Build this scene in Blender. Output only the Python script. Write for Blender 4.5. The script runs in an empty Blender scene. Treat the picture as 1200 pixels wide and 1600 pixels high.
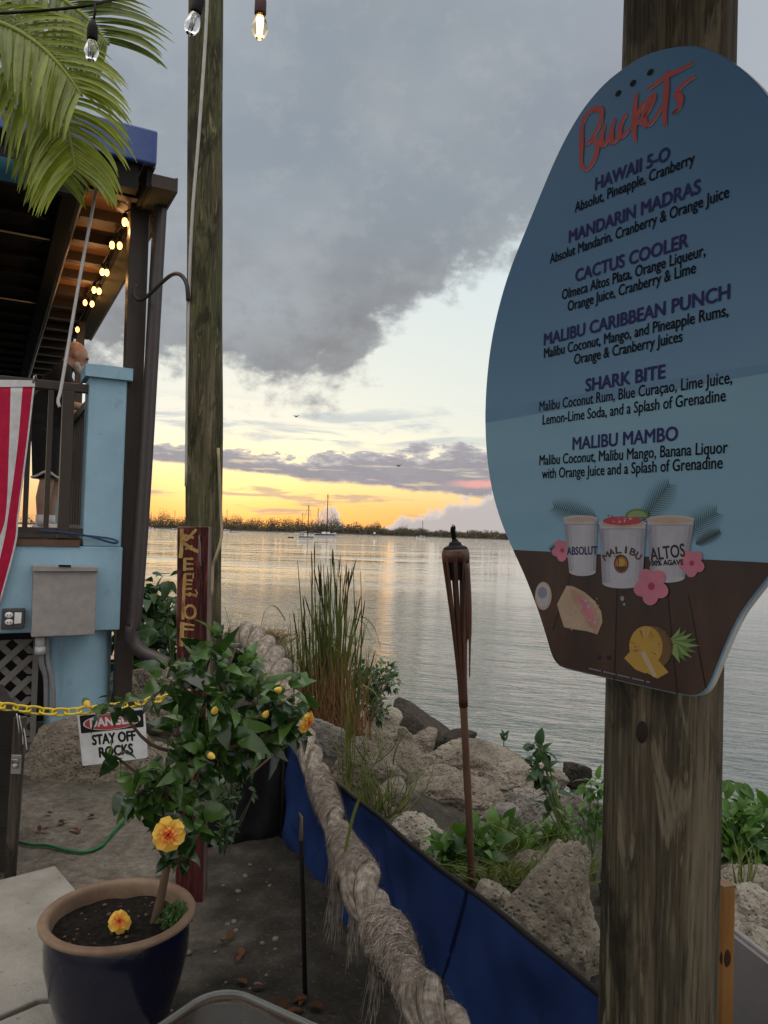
import bpy, bmesh, math, random
import numpy as np
from mathutils import Vector, Matrix, Euler, noise as mnoise
from math import radians as rad, sin, cos, pi, sqrt, atan2, tan

S = bpy.context.scene
COL = S.collection
random.seed(7)
np.random.seed(7)

# ------------------------------------------------------------------ camera
CAM = Vector((0, 0, 1.42))
CR = Euler((rad(90 + 1.48), rad(-1.7), 0)).to_matrix()
cd = bpy.data.cameras.new('camera')
cam = bpy.data.objects.new('camera', cd)
COL.objects.link(cam)
cam.location = CAM
cam.rotation_euler = (rad(90 + 1.48), rad(-1.7), 0)
cd.sensor_fit = 'VERTICAL'
cd.sensor_height = 32
cd.lens = 24
cd.clip_start = 0.02
cd.clip_end = 12000
S.camera = cam
S.view_settings.view_transform = 'Standard'
S.view_settings.look = 'None'
S.view_settings.exposure = 0.5
S.view_settings.gamma = 1.0
S.render.engine = 'CYCLES'
S.cycles.use_denoising = True
S.cycles.max_bounces = 8
S.cycles.transparent_max_bounces = 12
S.cycles.sample_clamp_indirect = 3.0
S.cycles.caustics_reflective = False
S.cycles.caustics_refractive = False

# ------------------------------------------------------------------ node helper
class N:
    """a socket with arithmetic"""
    def __init__(s, g, sock): s.g, s.s = g, sock
    def __add__(s, o): return s.g.m('ADD', s, o)
    __radd__ = __add__
    def __sub__(s, o): return s.g.m('SUBTRACT', s, o)
    def __rsub__(s, o): return s.g.m('SUBTRACT', o, s)
    def __mul__(s, o): return s.g.m('MULTIPLY', s, o)
    __rmul__ = __mul__
    def __truediv__(s, o): return s.g.m('DIVIDE', s, o)
    def __neg__(s): return s.g.m('MULTIPLY', s, -1.0)

class G:
    def __init__(s, nt): s.nt = nt
    def node(s, t): return s.nt.nodes.new(t)
    def put(s, inp, v):
        if isinstance(v, N): s.nt.links.new(v.s, inp)
        elif isinstance(v, (tuple, list)) and len(v) == 3 and inp.type == 'RGBA': inp.default_value = (*v, 1)
        else: inp.default_value = v
    def m(s, op, a, b=0.0, c=None, clamp=False):
        n = s.node('ShaderNodeMath'); n.operation = op; n.use_clamp = clamp
        s.put(n.inputs[0], a); s.put(n.inputs[1], b)
        if c is not None: s.put(n.inputs[2], c)
        return N(s, n.outputs[0])
    def sm(s, lo, hi, x):
        n = s.node('ShaderNodeMapRange'); n.interpolation_type = 'SMOOTHSTEP'
        s.put(n.inputs[0], x); s.put(n.inputs[1], lo); s.put(n.inputs[2], hi)
        return N(s, n.outputs[0])
    def xyz(s, x, y, z):
        n = s.node('ShaderNodeCombineXYZ')
        for i, v in enumerate((x, y, z)): s.put(n.inputs[i], v)
        return N(s, n.outputs[0])
    def sep(s, v):
        n = s.node('ShaderNodeSeparateXYZ'); s.put(n.inputs[0], v)
        return [N(s, o) for o in n.outputs]
    def noise(s, vec, scale=1.0, detail=4.0, rough=0.5, dist=0.0):
        n = s.node('ShaderNodeTexNoise')
        s.put(n.inputs['Vector'], vec); s.put(n.inputs['Scale'], scale)
        s.put(n.inputs['Detail'], detail); s.put(n.inputs['Roughness'], rough); s.put(n.inputs['Distortion'], dist)
        return N(s, n.outputs[0])
    def voro(s, vec, scale=1.0, feature='F1'):
        n = s.node('ShaderNodeTexVoronoi'); n.feature = feature
        s.put(n.inputs['Vector'], vec); s.put(n.inputs['Scale'], scale)
        return N(s, n.outputs[0])
    def mix(s, f, a, b, mode='MIX'):
        n = s.node('ShaderNodeMix'); n.data_type = 'RGBA'; n.blend_type = mode
        s.put(n.inputs[0], f)
        s.put(n.inputs[6], (*a, 1) if isinstance(a, tuple) else a)
        s.put(n.inputs[7], (*b, 1) if isinstance(b, tuple) else b)
        return N(s, n.outputs[2])
    def ramp(s, f, stops):
        n = s.node('ShaderNodeValToRGB'); el = n.color_ramp.elements
        while len(el) < len(stops): el.new(0.5)
        for e, (p, c) in zip(el, stops):
            e.position = p; e.color = (*c, 1)
        s.put(n.inputs[0], f)
        return N(s, n.outputs[0])
    def vmul(s, v, k):
        n = s.node('ShaderNodeVectorMath'); n.operation = 'MULTIPLY'
        s.put(n.inputs[0], v); n.inputs[1].default_value = k
        return N(s, n.outputs[0])
    def coord(s, which='Object'):
        return N(s, s.node('ShaderNodeTexCoord').outputs[which])
    def attr(s, name):
        n = s.node('ShaderNodeAttribute'); n.attribute_name = name
        return N(s, n.outputs['Fac'])

# ------------------------------------------------------------------ sky (world)
SUN_AZ, SUN_EL = -11.0, 3.0
w = bpy.data.worlds.new('World'); S.world = w; w.use_nodes = True
w.node_tree.nodes.clear()
g = G(w.node_tree)
dx, dy, dz = g.sep(g.coord('Generated'))
az = g.m('ARCTAN2', dx, dy) * 57.2958
el = g.m('ARCSINE', dz) * 57.2958
# clear evening sky behind the clouds
clear = g.ramp(el / 40.0, [(0.0, (.74, .36, .13)), (.04, (.84, .49, .18)), (.080, (.93, .70, .33)), (.112, (.93, .82, .54)),
                           (.15, (.88, .86, .66)), (.20, (.76, .80, .72)), (.45, (.68, .76, .77)), (.8, (.36, .42, .48)), (1, (.30, .36, .42))])
pale = g.ramp(el / 40.0, [(0.0, (.60, .38, .24)), (.06, (.80, .58, .33)), (.11, (.85, .76, .56)), (.17, (.76, .79, .72)), (.45, (.68, .76, .77)), (1, (.30, .36, .42))])
glow_fall = g.sm(8.0, 22.0, g.m('ABSOLUTE', az + 9.0))
clear = g.mix(glow_fall, clear, pale)
hot = g.sm(5.5, 0.0, g.m('SQRT', (az + 12.0) * (az + 12.0) * .35 + (el - 3.6) * (el - 3.6) * 2.2))
clear = g.mix(hot * .6, clear, (1.0, .84, .40))
sky = g.node('ShaderNodeTexSky'); sky.sky_type = 'NISHITA'; sky.sun_disc = False
sky.sun_elevation = rad(SUN_EL); sky.sun_rotation = rad(SUN_AZ)
nish = g.mix(1.0, N(g, sky.outputs[0]), (.08, .08, .08), 'MULTIPLY')
clear = g.mix(.12, clear, nish)
clear = g.mix(1.0, clear, (.84, .84, .84), 'MULTIPLY')
# thin high streaks
n = g.noise(g.xyz(az * .12, el * .75, 3.1), 1.0, 7, .62, .6)
st = g.sm(.48, .62, n) * g.sm(5.6, 6.8, el) * g.sm(10.0, 8.2, el) * g.sm(12, 4, az)
col = g.mix(st * .75, clear, (.40, .44, .45))
n = g.noise(g.xyz(az * .16, el * 1.5, 8.4), 1.0, 6, .6, .3)
st = g.sm(.56, .66, n) * g.sm(.5, 1.2, el) * g.sm(3.9, 3.2, el)
col = g.mix(st * .75, col, (.42, .31, .24))
# cumulus bar
nb = g.noise(g.xyz(az * .38, el * .95, 1.7), 1.0, 8, .64)
nb2 = g.noise(g.xyz(az * .10, el * .3, 5.7), 1.0, 3, .5)
ebot = 3.75 - .075 * (az + 6.0) + (nb - .5) * .9
etop = 5.75 + .085 * g.m('MAXIMUM', az + 6.0, 0.0) + .06 * g.m('MAXIMUM', -9.0 - az, 0.0) + (nb - .5) * 4.6 + (nb2 - .5) * 3.0
bar = g.sm(-.12, .2, el - ebot) * g.sm(-.04, .2, etop - el)
nb3 = g.noise(g.xyz(az * .25, el * 2.6, 31.0), 1.0, 6, .62)
bar = bar * (1.0 - .35 * g.sm(.54, .66, nb3))
barc = g.mix(g.sm(.9, -.1, etop - el), (.215, .210, .245), (.48, .45, .44))
barc = g.mix(g.sm(.35, .7, nb) * .5, barc, (.30, .28, .31))
col = g.mix(bar * .95, col, barc)
# pink streak under the bar
pk = g.sm(.42, .1, g.m('ABSOLUTE', el - 3.75 - (nb - .5) * .8)) * g.sm(4.0, 6.5, az) * g.sm(30, 14, az)
col = g.mix(pk * .65, col, (.80, .34, .29))
# heads of far cumulus on the horizon
nh = g.noise(g.xyz(az * .55, el * .6, 12.3), 1.0, 7, .6)
htop = .2 + .36 * g.m('MAXIMUM', az + 1.0, 0.0) + (nh - .5) * 3.2 + 1.6 * g.sm(1.6, .3, g.m('ABSOLUTE', az + 4.2))
hd = g.sm(-.05, .35, g.m('MINIMUM', htop, 4.6 + (nh - .5) * 2) - el) * g.sm(-7.5, -3.0, az)
hc = g.mix(g.sm(.8, 0.0, htop - el), (.36, .345, .355), (.58, .51, .455))
col = g.mix(hd * .92, col, hc)
# low dark grey cloud deck with a ragged lower edge
n1 = g.noise(g.xyz(az * .11, el * .17, .5), 1.0, 8, .55, .25)
n2 = g.noise(g.xyz(az * .035, el * .05, 2.5), 1.0, 5, .5)
n3 = g.noise(g.xyz(az * .35, el * .5, 9.5), 1.0, 5, .6)
eb = g.m('MINIMUM', 10.6 + .85 * g.m('MAXIMUM', az + 3.5, 0.0), 21.0)
n4 = g.noise(g.xyz(az * .9, el * 1.1, 14.5), 1.0, 6, .62)
deckm = g.sm(-1.2, 1.5, el - eb + (n1 - .5) * 14.0 + (n3 - .5) * 6.0 + (n4 - .5) * 2.6)
dark = g.mix(g.sm(12, 26, el), (.190, .185, .186), (.225, .255, .285))
dark = g.mix(g.sm(.38, .68, n1) * .55, dark, (.275, .285, .290))
dark = g.mix(g.sm(.42, .66, n2) * .65, dark, (.335, .362, .385))
dark = g.mix(g.sm(.48, .66, n3) * .30, dark, (.33, .34, .345))
dark = g.mix(g.sm(.50, .34, n3) * .30 * g.sm(24, 12, el), dark, (.150, .146, .150))
dark = g.mix(g.sm(8, 20, az) * g.sm(22, 30, el) * .5, dark, (.25, .245, .285))
dark = g.mix(g.sm(14, 26, az) * .6, dark, (.40, .42, .44))
dark = g.mix(g.sm(3.5, -1.5, el - eb + (n1 - .5) * 11.0) * .35, dark, (.40, .42, .42))
dark = g.mix(1.0, dark, (.88, .90, .93), 'MULTIPLY')
col = g.mix(deckm * .97, col, dark)
# pink lit clouds low over the water further round
np_ = g.noise(g.xyz(az * .16, el * .35, 21.0), 1.0, 5, .55)
pm = g.sm(.46, .60, np_) * g.sm(11, 13.5, az) * g.sm(24, 18, az) * g.sm(10, 13, el) * g.sm(25, 19, el)
col = g.mix(pm * .9, col, (.95, .42, .29))
# overhead and behind: even dusk cloud
front = g.sm(-.30, .55, dy)
col = g.mix(front, (.70, .675, .65), col)
col = g.mix(g.sm(.84, .96, dz - .25 * g.sm(.3, -.2, dy) * 0 + .22 * g.sm(.2, -.3, dy)), col, (1.58, 1.50, 1.40))
bg = g.node('ShaderNodeBackground'); g.put(bg.inputs[0], col); bg.inputs[1].default_value = 1.0
wo = g.node('ShaderNodeOutputWorld'); g.nt.links.new(bg.outputs[0], wo.inputs[0])

sl = bpy.data.lights.new('sun', 'SUN'); sl.energy = 0.10; sl.angle = rad(60); sl.color = (1, .80, .55)
so = bpy.data.objects.new('sun', sl); COL.objects.link(so)
sd = Vector((sin(rad(SUN_AZ)) * cos(rad(SUN_EL)), cos(rad(SUN_AZ)) * cos(rad(SUN_EL)), sin(rad(SUN_EL))))
so.rotation_euler = sd.to_track_quat('Z', 'Y').to_euler()
so.location = (0, 0, 30)

# ------------------------------------------------------------------ measuring helpers
def ray(px, py): return CR @ Vector(((px - 600) / 1200, (800 - py) / 1200, -1))
def P(px, py, d): return CAM + ray(px, py) * d
def on_plane(px, py, p0, n):
    r = ray(px, py)
    return CAM + r * ((p0 - CAM).dot(n) / r.dot(n))
def on_z(px, py, z): return on_plane(px, py, Vector((0, 0, z)), Vector((0, 0, 1)))
WATER_Z = -1.2

# ------------------------------------------------------------------ mesh builder
class MB:
    def __init__(s): s.v, s.f, s.mi, s.t = [], [], [], []
    def add(s, vs, fs, mi=0, tint=0.5):
        o = len(s.v)
        s.v.extend(Vector(v) for v in vs)
        s.t.extend(tint if isinstance(tint, (list, tuple)) else [tint] * len(vs))
        for f in fs:
            s.f.append([i + o for i in f]); s.mi.append(mi)
        return s
    def hexa(s, c, mi=0, tint=.5):   # 8 corners: bottom 4 ccw, top 4 ccw
        return s.add(c, [(3, 2, 1, 0), (4, 5, 6, 7), (0, 1, 5, 4), (1, 2, 6, 5), (2, 3, 7, 6), (3, 0, 4, 7)], mi, tint)
    def box(s, c, sz, rz=0, mi=0, M=None):
        hx, hy, hz = sz[0] / 2, sz[1] / 2, sz[2] / 2
        R = M or Matrix.Rotation(rz, 3, 'Z')
        c = Vector(c)
        return s.hexa([c + R @ Vector(p) for p in ((-hx, -hy, -hz), (hx, -hy, -hz), (hx, hy, -hz), (-hx, hy, -hz),
                                                   (-hx, -hy, hz), (hx, -hy, hz), (hx, hy, hz), (-hx, hy, hz))], mi)
    def tube(s, pts, r, seg=8, mi=0, tint=.5, star=0, cap=True, flat=1.0):
        pts = [Vector(p) for p in pts]
        n = len(pts)
        rs = r if isinstance(r, (list, tuple)) else [r] * n
        ts = tint if isinstance(tint, (list, tuple)) else [tint] * n
        vs, fs, tt = [], [], []
        up = None
        for i, p in enumerate(pts):
            d = (pts[min(i + 1, n - 1)] - pts[max(i - 1, 0)])
            d = d.normalized() if d.length > 1e-9 else Vector((0, 0, 1))
            if up is None:
                a = Vector((0, 0, 1)) if abs(d.z) < .9 else Vector((1, 0, 0))
                up = (a - d * a.dot(d)).normalized()
            else:
                up = up - d * up.dot(d)
                up = up.normalized() if up.length > 1e-6 else d.orthogonal().normalized()
            sd = d.cross(up)
            for k in range(seg):
                a = 2 * pi * k / seg
                rr = rs[i] * (1 - star * (k % 2))
                vs.append(p + up * (cos(a) * rr) + sd * (sin(a) * rr * flat)); tt.append(ts[i])
        for i in range(n - 1):
            for k in range(seg):
                k2 = (k + 1) % seg
                fs.append((i * seg + k, i * seg + k2, (i + 1) * seg + k2, (i + 1) * seg + k))
        if cap:
            fs.append(tuple(range(seg - 1, -1, -1))); fs.append(tuple((n - 1) * seg + k for k in range(seg)))
        return s.add(vs, fs, mi, tt)
    def lathe(s, prof, c, seg=32, mi=0, M=None, tint=.5):
        c = Vector(c); vs, fs = [], []
        for r, z in prof:
            for k in range(seg):
                a = 2 * pi * k / seg
                p = Vector((r * cos(a), r * sin(a), z))
                vs.append(c + (M @ p if M else p))
        for i in range(len(prof) - 1):
            for k in range(seg):
                k2 = (k + 1) % seg
                fs.append((i * seg + k, i * seg + k2, (i + 1) * seg + k2, (i + 1) * seg + k))
        return s.add(vs, fs, mi, tint)
    def ell(s, c, r, seg=14, ring=9, mi=0, M=None, tint=.5):
        prof = [(max(1e-4, sin(pi * i / ring)), -cos(pi * i / ring)) for i in range(ring + 1)]
        D = Matrix.Diagonal(Vector(r))
        return s.lathe(prof, c, seg, mi, (M @ D) if M else D, tint)
    def poly(s, pts, mi=0, tint=.5): return s.add(pts, [tuple(range(len(pts)))], mi, tint)
    def prism(s, pts, off, mi=0):
        n = len(pts); off = Vector(off)
        a = [Vector(p) for p in pts]; b = [p + off for p in a]
        fs = [tuple(range(n - 1, -1, -1)), tuple(range(n, 2 * n))]
        fs += [(i, (i + 1) % n, n + (i + 1) % n, n + i) for i in range(n)]
        return s.add(a + b, fs, mi)
    def strip(s, pts, wd, side, mi=0, tint=.5, fold=0.0, nrm=None):
        """ribbon along pts, half widths wd, side vectors"""
        n = len(pts); vs, tt = [], []
        ts = tint if isinstance(tint, (list, tuple)) else [tint] * n
        for i, p in enumerate(pts):
            sv = side[i] if isinstance(side, list) else side
            nv = (nrm if nrm is not None else Vector((0, 0, 1))) * (fold * wd[i])
            vs += [p - sv * wd[i] + nv, p, p + sv * wd[i] + nv]; tt += [ts[i]] * 3
        fs = []
        for i in range(n - 1):
            a, b = i * 3, i * 3 + 3
            fs += [(a, a + 1, b + 1, b), (a + 1, a + 2, b + 2, b + 1)]
        return s.add(vs, fs, mi, tt)
    def build(s, name, mats, parent=None, smooth=True, origin=None, bevel=0, **props):
        me = bpy.data.meshes.new(name)
        o0 = Vector(parent['_o']) if parent is not None else (Vector(origin) if origin is not None else Vector((0, 0, 0)))
        me.from_pydata([tuple(v - o0) for v in s.v], [], s.f)
        for m in (mats if isinstance(mats, (list, tuple)) else [mats]): me.materials.append(m)
        me.polygons.foreach_set('material_index', s.mi)
        me.polygons.foreach_set('use_smooth', [bool(smooth)] * len(s.f))
        at = me.attributes.new('tint', 'FLOAT', 'POINT'); at.data.foreach_set('value', s.t)
        me.update()
        o = bpy.data.objects.new(name, me); COL.objects.link(o)
        if parent is not None: o.parent = parent
        else: o.location = o0
        o['_o'] = tuple(o0)
        if bevel:
            b = o.modifiers.new('bevel', 'BEVEL'); b.width = bevel; b.segments = 2; b.limit_method = 'ANGLE'
        if smooth == 'auto':
            fix_auto(me)
        for k, v in props.items(): o[k] = v
        return o

def fix_auto(me, ang=40):
    bm = bmesh.new(); bm.from_mesh(me)
    bmesh.ops.recalc_face_normals(bm, faces=bm.faces)
    for e in bm.edges:
        e.smooth = not (len(e.link_faces) == 2 and e.calc_face_angle(0) > rad(ang))
    bm.to_mesh(me); bm.free()

def thing(name, loc, label, category, group=None):
    o = bpy.data.objects.new(name, None); COL.objects.link(o)
    o.location = loc; o.empty_display_size = .05
    o['_o'] = tuple(loc); o['label'] = label; o['category'] = category
    if group: o['group'] = group
    return o
def tag(o, label, category, group=None, kind=None):
    o['label'] = label; o['category'] = category
    if group: o['group'] = group
    if kind: o['kind'] = kind
    return o

def remeshed(mb, name, mat, parent, voxel=.012, it=6, **kw):
    o = mb.build(name, mat, parent, **kw)
    r = o.modifiers.new('r', 'REMESH'); r.mode = 'VOXEL'; r.voxel_size = voxel; r.use_smooth_shade = True
    sm = o.modifiers.new('s', 'SMOOTH'); sm.iterations = it; sm.factor = .5
    dg = bpy.context.evaluated_depsgraph_get()
    me = bpy.data.meshes.new_from_object(o.evaluated_get(dg))
    o.modifiers.clear(); o.data = me
    me.materials.clear(); me.materials.append(mat)
    return o

def crom(pts, n):
    """Catmull-Rom through pts (lists of any dimension), n samples per span"""
    a = [np.array(p, float) for p in pts]
    a = [2 * a[0] - a[1]] + a + [2 * a[-1] - a[-2]]
    out = []
    for i in range(1, len(a) - 2):
        for k in range(n):
            t = k / n
            p0, p1, p2, p3 = a[i - 1:i + 3]
            out.append(.5 * (2 * p1 + (p2 - p0) * t + (2 * p0 - 5 * p1 + 4 * p2 - p3) * t * t + (3 * p1 - p0 - 3 * p2 + p3) * t ** 3))
    out.append(a[-2])
    return out
def pts_px(l): return [P(*p) for p in l]
def smooth_px(l, n=8): return [P(*p) for p in crom(l, n)]
def rnd(a, b): return random.uniform(a, b)
def rv(k=1.0): return Vector((rnd(-k, k), rnd(-k, k), rnd(-k, k)))

# ------------------------------------------------------------------ materials
def shader(name):
    m = bpy.data.materials.new(name); m.use_nodes = True
    g = G(m.node_tree)
    b = m.node_tree.nodes['Principled BSDF']
    return m, g, b
def M_(name, stops, scale=5, stretch=(1, 1, 1), detail=6, nrough=.6, rough=.7, spec=.3, metal=0, bump=.0, bscale=None, bstretch=None,
       tint=0.0, speck=None, coat=0, wet=None, trans=0, voro=None, dist=0.0, sss=0):
    m, g, b = shader(name)
    c = g.coord()
    n = g.noise(g.vmul(c, stretch), scale, detail, nrough, dist)
    if isinstance(stops, tuple): stops = [(.3, tuple(x * .82 for x in stops)), (.7, tuple(min(1, x * 1.15) for x in stops))]
    colr = g.ramp(n, stops)
    if speck:
        sc, th, sc_col, amt = speck
        n2 = g.noise(g.vmul(c, stretch), sc, 3, .6)
        colr = g.mix(g.sm(th, th + .08, n2) * amt, colr, sc_col)
    if tint:
        a = g.attr('tint')
        k = (1 - tint) + a * (2 * tint)
        colr = g.mix(1.0, colr, g.xyz(k, k, k), 'MULTIPLY')
    g.put(b.inputs['Base Color'], colr)
    r = rough
    if wet: r = g.ramp(g.noise(c, wet, 3, .5), [(.4, (rough,) * 3), (.6, (rough * .45,) * 3)])
    g.put(b.inputs['Roughness'], r)
    b.inputs['Specular IOR Level'].default_value = spec
    b.inputs['Metallic'].default_value = metal
    b.inputs['Coat Weight'].default_value = coat
    if trans: b.inputs['Transmission Weight'].default_value = trans
    if bump:
        h = g.noise(g.vmul(c, bstretch or stretch), bscale or scale * 3, 6, .65)
        if voro:
            h = h + g.m('MULTIPLY', g.sm(0, .5, g.voro(c, voro)), .5)
        bn = g.node('ShaderNodeBump'); bn.inputs['Strength'].default_value = bump; bn.inputs['Distance'].default_value = .02
        g.put(bn.inputs['Height'], h)
        m.node_tree.links.new(bn.outputs[0], b.inputs['Normal'])
    return m

def rock_mat(name, dk, md, lt, scale=3.0, moss=0.25):
    m, g, b = shader(name)
    c = g.coord()
    n = g.noise(c, scale, 8, .65)
    fine = g.noise(c, scale * 14, 5, .7)
    colr = g.ramp(n * .6 + fine * .4, [(.30, dk), (.48, md), (.68, lt)])
    pits = g.voro(g.vmul(c, (1, 1, 1.3)), scale * 16)
    pit2 = g.voro(c, scale * 6)
    colr = g.mix(g.sm(.30, .08, pits) * .65, colr, tuple(x * .35 for x in dk))
    colr = g.mix(g.sm(.55, .7, g.noise(c, scale * .9, 4, .6)) * moss, colr, (.10, .095, .05))
    oi = g.node('ShaderNodeObjectInfo'); rn = N(g, oi.outputs['Random']); k_ = .86 + rn * .42
    colr = g.mix(1.0, colr, g.xyz(k_, k_ * (.97 + rn * .03), k_ * (.92 + rn * .1)), 'MULTIPLY')
    geo = g.node('ShaderNodeNewGeometry'); hz = g.sep(N(g, geo.outputs['Position']))[2]
    wetm = g.sm(-.92, -1.10, hz + (n - .5) * .3)
    colr = g.mix(wetm * .85, colr, (.020, .020, .014))
    g.put(b.inputs['Base Color'], colr); g.put(b.inputs['Roughness'], .9 - wetm * .55); b.inputs['Specular IOR Level'].default_value = .25
    h = g.noise(c, scale * 5, 8, .72) * 1.0 + g.sm(.0, .45, pits) * .22 + g.sm(0, .5, pit2) * .25
    bn = g.node('ShaderNodeBump'); bn.inputs['Strength'].default_value = 1.0; bn.inputs['Distance'].default_value = .06
    g.put(bn.inputs['Height'], h); m.node_tree.links.new(bn.outputs[0], b.inputs['Normal'])
    return m

def pole_mat(name, a, bcol, c_, green, zs=.35):
    m, g, b = shader(name)
    c = g.coord()
    n = g.noise(g.vmul(c, (1, 1, zs * .25)), 9, 7, .6, .4)
    n2 = g.noise(g.vmul(c, (1, 1, zs * .12)), 45, 5, .6)
    n3 = g.noise(g.vmul(c, (1, 1, .35)), 3.2, 4, .6)
    n4 = g.noise(g.vmul(c, (1, 1, .22)), 14, 5, .65, .8)
    colr = g.ramp(n * .65 + n2 * .35, [(.32, a), (.5, bcol), (.66, c_)])
    colr = g.mix(g.sm(.40, .65, n3) * .75, colr, green)
    n7 = g.noise(g.vmul(c, (1, 1, .035)), 150, 4, .6)
    colr = g.mix(g.sm(.52, .66, n7) * .55, colr, tuple(x * .4 for x in a))
    colr = g.mix(g.sm(.46, .36, n7) * .35, colr, tuple(min(1, x * 1.25) for x in c_))
    n5 = g.noise(g.vmul(c, (1, 1, .30)), 7.5, 8, .68, .5)
    n6 = g.noise(g.vmul(c, (1, 1, .16)), 22, 5, .65, .6)
    colr = g.mix(g.sm(.50, .60, n5) * .72, colr, tuple(x * .42 for x in a))
    colr = g.mix(g.sm(.58, .66, n6) * .6, colr, tuple(min(1, x * 1.35) for x in c_))
    colr = g.mix(g.sm(.56, .68, n4) * .6, colr, tuple(x * .35 for x in a))
    colr = g.mix(g.sm(.67, .74, n2) * .45, colr, tuple(min(1, x * 1.5) for x in c_))
    g.put(b.inputs['Base Color'], colr); b.inputs['Roughness'].default_value = .8; b.inputs['Specular IOR Level'].default_value = .25
    bn = g.node('ShaderNodeBump'); bn.inputs['Strength'].default_value = .55; bn.inputs['Distance'].default_value = .012
    g.put(bn.inputs['Height'], n2 * .7 + n4 * .4 + n7 * .5); m.node_tree.links.new(bn.outputs[0], b.inputs['Normal'])
    return m

def plain(name, c, rough=.6, spec=.3, metal=0, emit=None, estr=1, coat=0):
    m, g, b = shader(name)
    n = g.noise(g.coord(), 18, 4, .6)
    g.put(b.inputs['Base Color'], g.ramp(n, [(.3, tuple(x * .86 for x in c)), (.7, tuple(min(1, x * 1.12) for x in c))]))
    b.inputs['Roughness'].default_value = rough; b.inputs['Specular IOR Level'].default_value = spec; b.inputs['Metallic'].default_value = metal
    b.inputs['Coat Weight'].default_value = coat
    if emit:
        b.inputs['Emission Color'].default_value = (*emit, 1); b.inputs['Emission Strength'].default_value = estr
    return m

def leaf_mat(name, dk, lt, rough=.35, spec=.5, trans=.25):
    m, g, b = shader(name)
    a = g.attr('tint')
    n = g.noise(g.coord(), 30, 3, .5)
    colr = g.mix(g.m('ADD', a * .8, (n - .5) * .5, clamp=True), dk, lt)
    g.put(b.inputs['Base Color'], colr)
    b.inputs['Roughness'].default_value = rough; b.inputs['Specular IOR Level'].default_value = spec
    tr = g.node('ShaderNodeBsdfTranslucent'); g.put(tr.inputs[0], g.mix(1.0, colr, (1.25, 1.35, .6), 'MULTIPLY'))
    mx = g.node('ShaderNodeMixShader'); mx.inputs[0].default_value = trans
    L = m.node_tree.links
    L.new(b.outputs[0], mx.inputs[1]); L.new(tr.outputs[0], mx.inputs[2])
    L.new(mx.outputs[0], m.node_tree.nodes['Material Output'].inputs[0])
    return m

def glass_mat(name, tintc=(1, 1, 1), rough=.02):
    m, g, b = shader(name)
    b.inputs['Base Color'].default_value = (*tintc, 1); b.inputs['Roughness'].default_value = rough
    b.inputs['Transmission Weight'].default_value = 1; b.inputs['IOR'].default_value = 1.45
    return m

def water_mat():
    m, g, b = shader('water')
    c = g.coord()
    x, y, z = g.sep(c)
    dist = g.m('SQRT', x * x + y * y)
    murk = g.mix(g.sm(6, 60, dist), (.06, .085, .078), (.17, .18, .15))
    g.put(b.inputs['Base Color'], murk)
    b.inputs['Roughness'].default_value = .03
    b.inputs['IOR'].default_value = 1.5
    b.inputs['Specular IOR Level'].default_value = .9
    rot = g.node('ShaderNodeVectorRotate'); rot.rotation_type = 'Z_AXIS'; rot.inputs['Angle'].default_value = rad(18)
    g.put(rot.inputs['Vector'], c); cr = N(g, rot.outputs[0])
    h = g.noise(g.vmul(cr, (.55, 1.5, 1)), 1.1, 3, .5, .5) * 1.0
    h = h + g.noise(g.vmul(cr, (.6, 1.3, 1)), 4.2, 3, .55, .4) * .30
    h = h + g.noise(g.vmul(cr, (.25, .9, 1)), .35, 2, .5) * 1.6
    h2 = g.noise(g.vmul(cr, (.5, 1.6, 1)), 9.0, 3, .6, .5) * .16 + g.noise(g.vmul(cr, (.5, 1.5, 1)), 2.3, 2, .5, .8) * .5
    near = g.sm(45, 7, dist)
    far = g.sm(18, 90, dist)
    hfar = g.noise(g.vmul(cr, (.22, .75, 1)), .55, 3, .6, .4) * 3.4 * far + g.noise(g.vmul(cr, (.16, .6, 1)), .16, 3, .6, .4) * 9.0 * far
    patch = .45 + g.sm(.35, .65, g.noise(g.vmul(c, (.6, 1, 1)), .06, 3, .6)) * .9
    b1 = g.node('ShaderNodeBump'); b1.inputs['Strength'].default_value = 1; b1.inputs['Distance'].default_value = .055
    g.put(b1.inputs['Height'], (h * (1.1 + near * 2.6) + h2 * (.5 + near * 4.0) + hfar) * patch)
    m.node_tree.links.new(b1.outputs[0], b.inputs['Normal'])
    return m

ROCK = [rock_mat('rock_tan', (.120, .104, .080), (.31, .275, .22), (.54, .49, .41), 3.0),
        rock_mat('rock_brown', (.078, .066, .054), (.22, .192, .158), (.43, .385, .325), 2.6),
        rock_mat('rock_grey', (.085, .080, .076), (.22, .206, .19), (.42, .395, .36), 2.8),
        rock_mat('rock_wet', (.022, .019, .017), (.055, .048, .04), (.12, .10, .085), 3.2, .1)]
ROCK.append(rock_mat('rock_pale', (.17, .15, .12), (.42, .38, .315), (.66, .61, .53), 3.0, .15))
SOIL = M_('damp_soil', [(.3, (.020, .017, .013)), (.55, (.05, .043, .034)), (.75, (.11, .097, .078))], 7, detail=9, nrough=.72, rough=.95, bump=1.0, bscale=26, speck=(70, .62, (.20, .18, .15), .7))
SAND = M_('sandy_dirt', [(.3, (.065, .053, .040)), (.5, (.17, .142, .112)), (.7, (.30, .262, .212))], 5, detail=9, nrough=.7, rough=.95, bump=.9, bscale=28, speck=(60, .6, (.05, .04, .03), .8))
CONC = M_('concrete', [(.3, (.24, .225, .195)), (.7, (.37, .35, .315))], 6, detail=8, nrough=.7, rough=.9, bump=.35, bscale=60, speck=(34, .62, (.11, .10, .085), .6))
POLE1 = pole_mat('weathered_pole', (.026, .023, .013), (.070, .062, .034), (.175, .150, .095), (.066, .074, .026))
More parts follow.
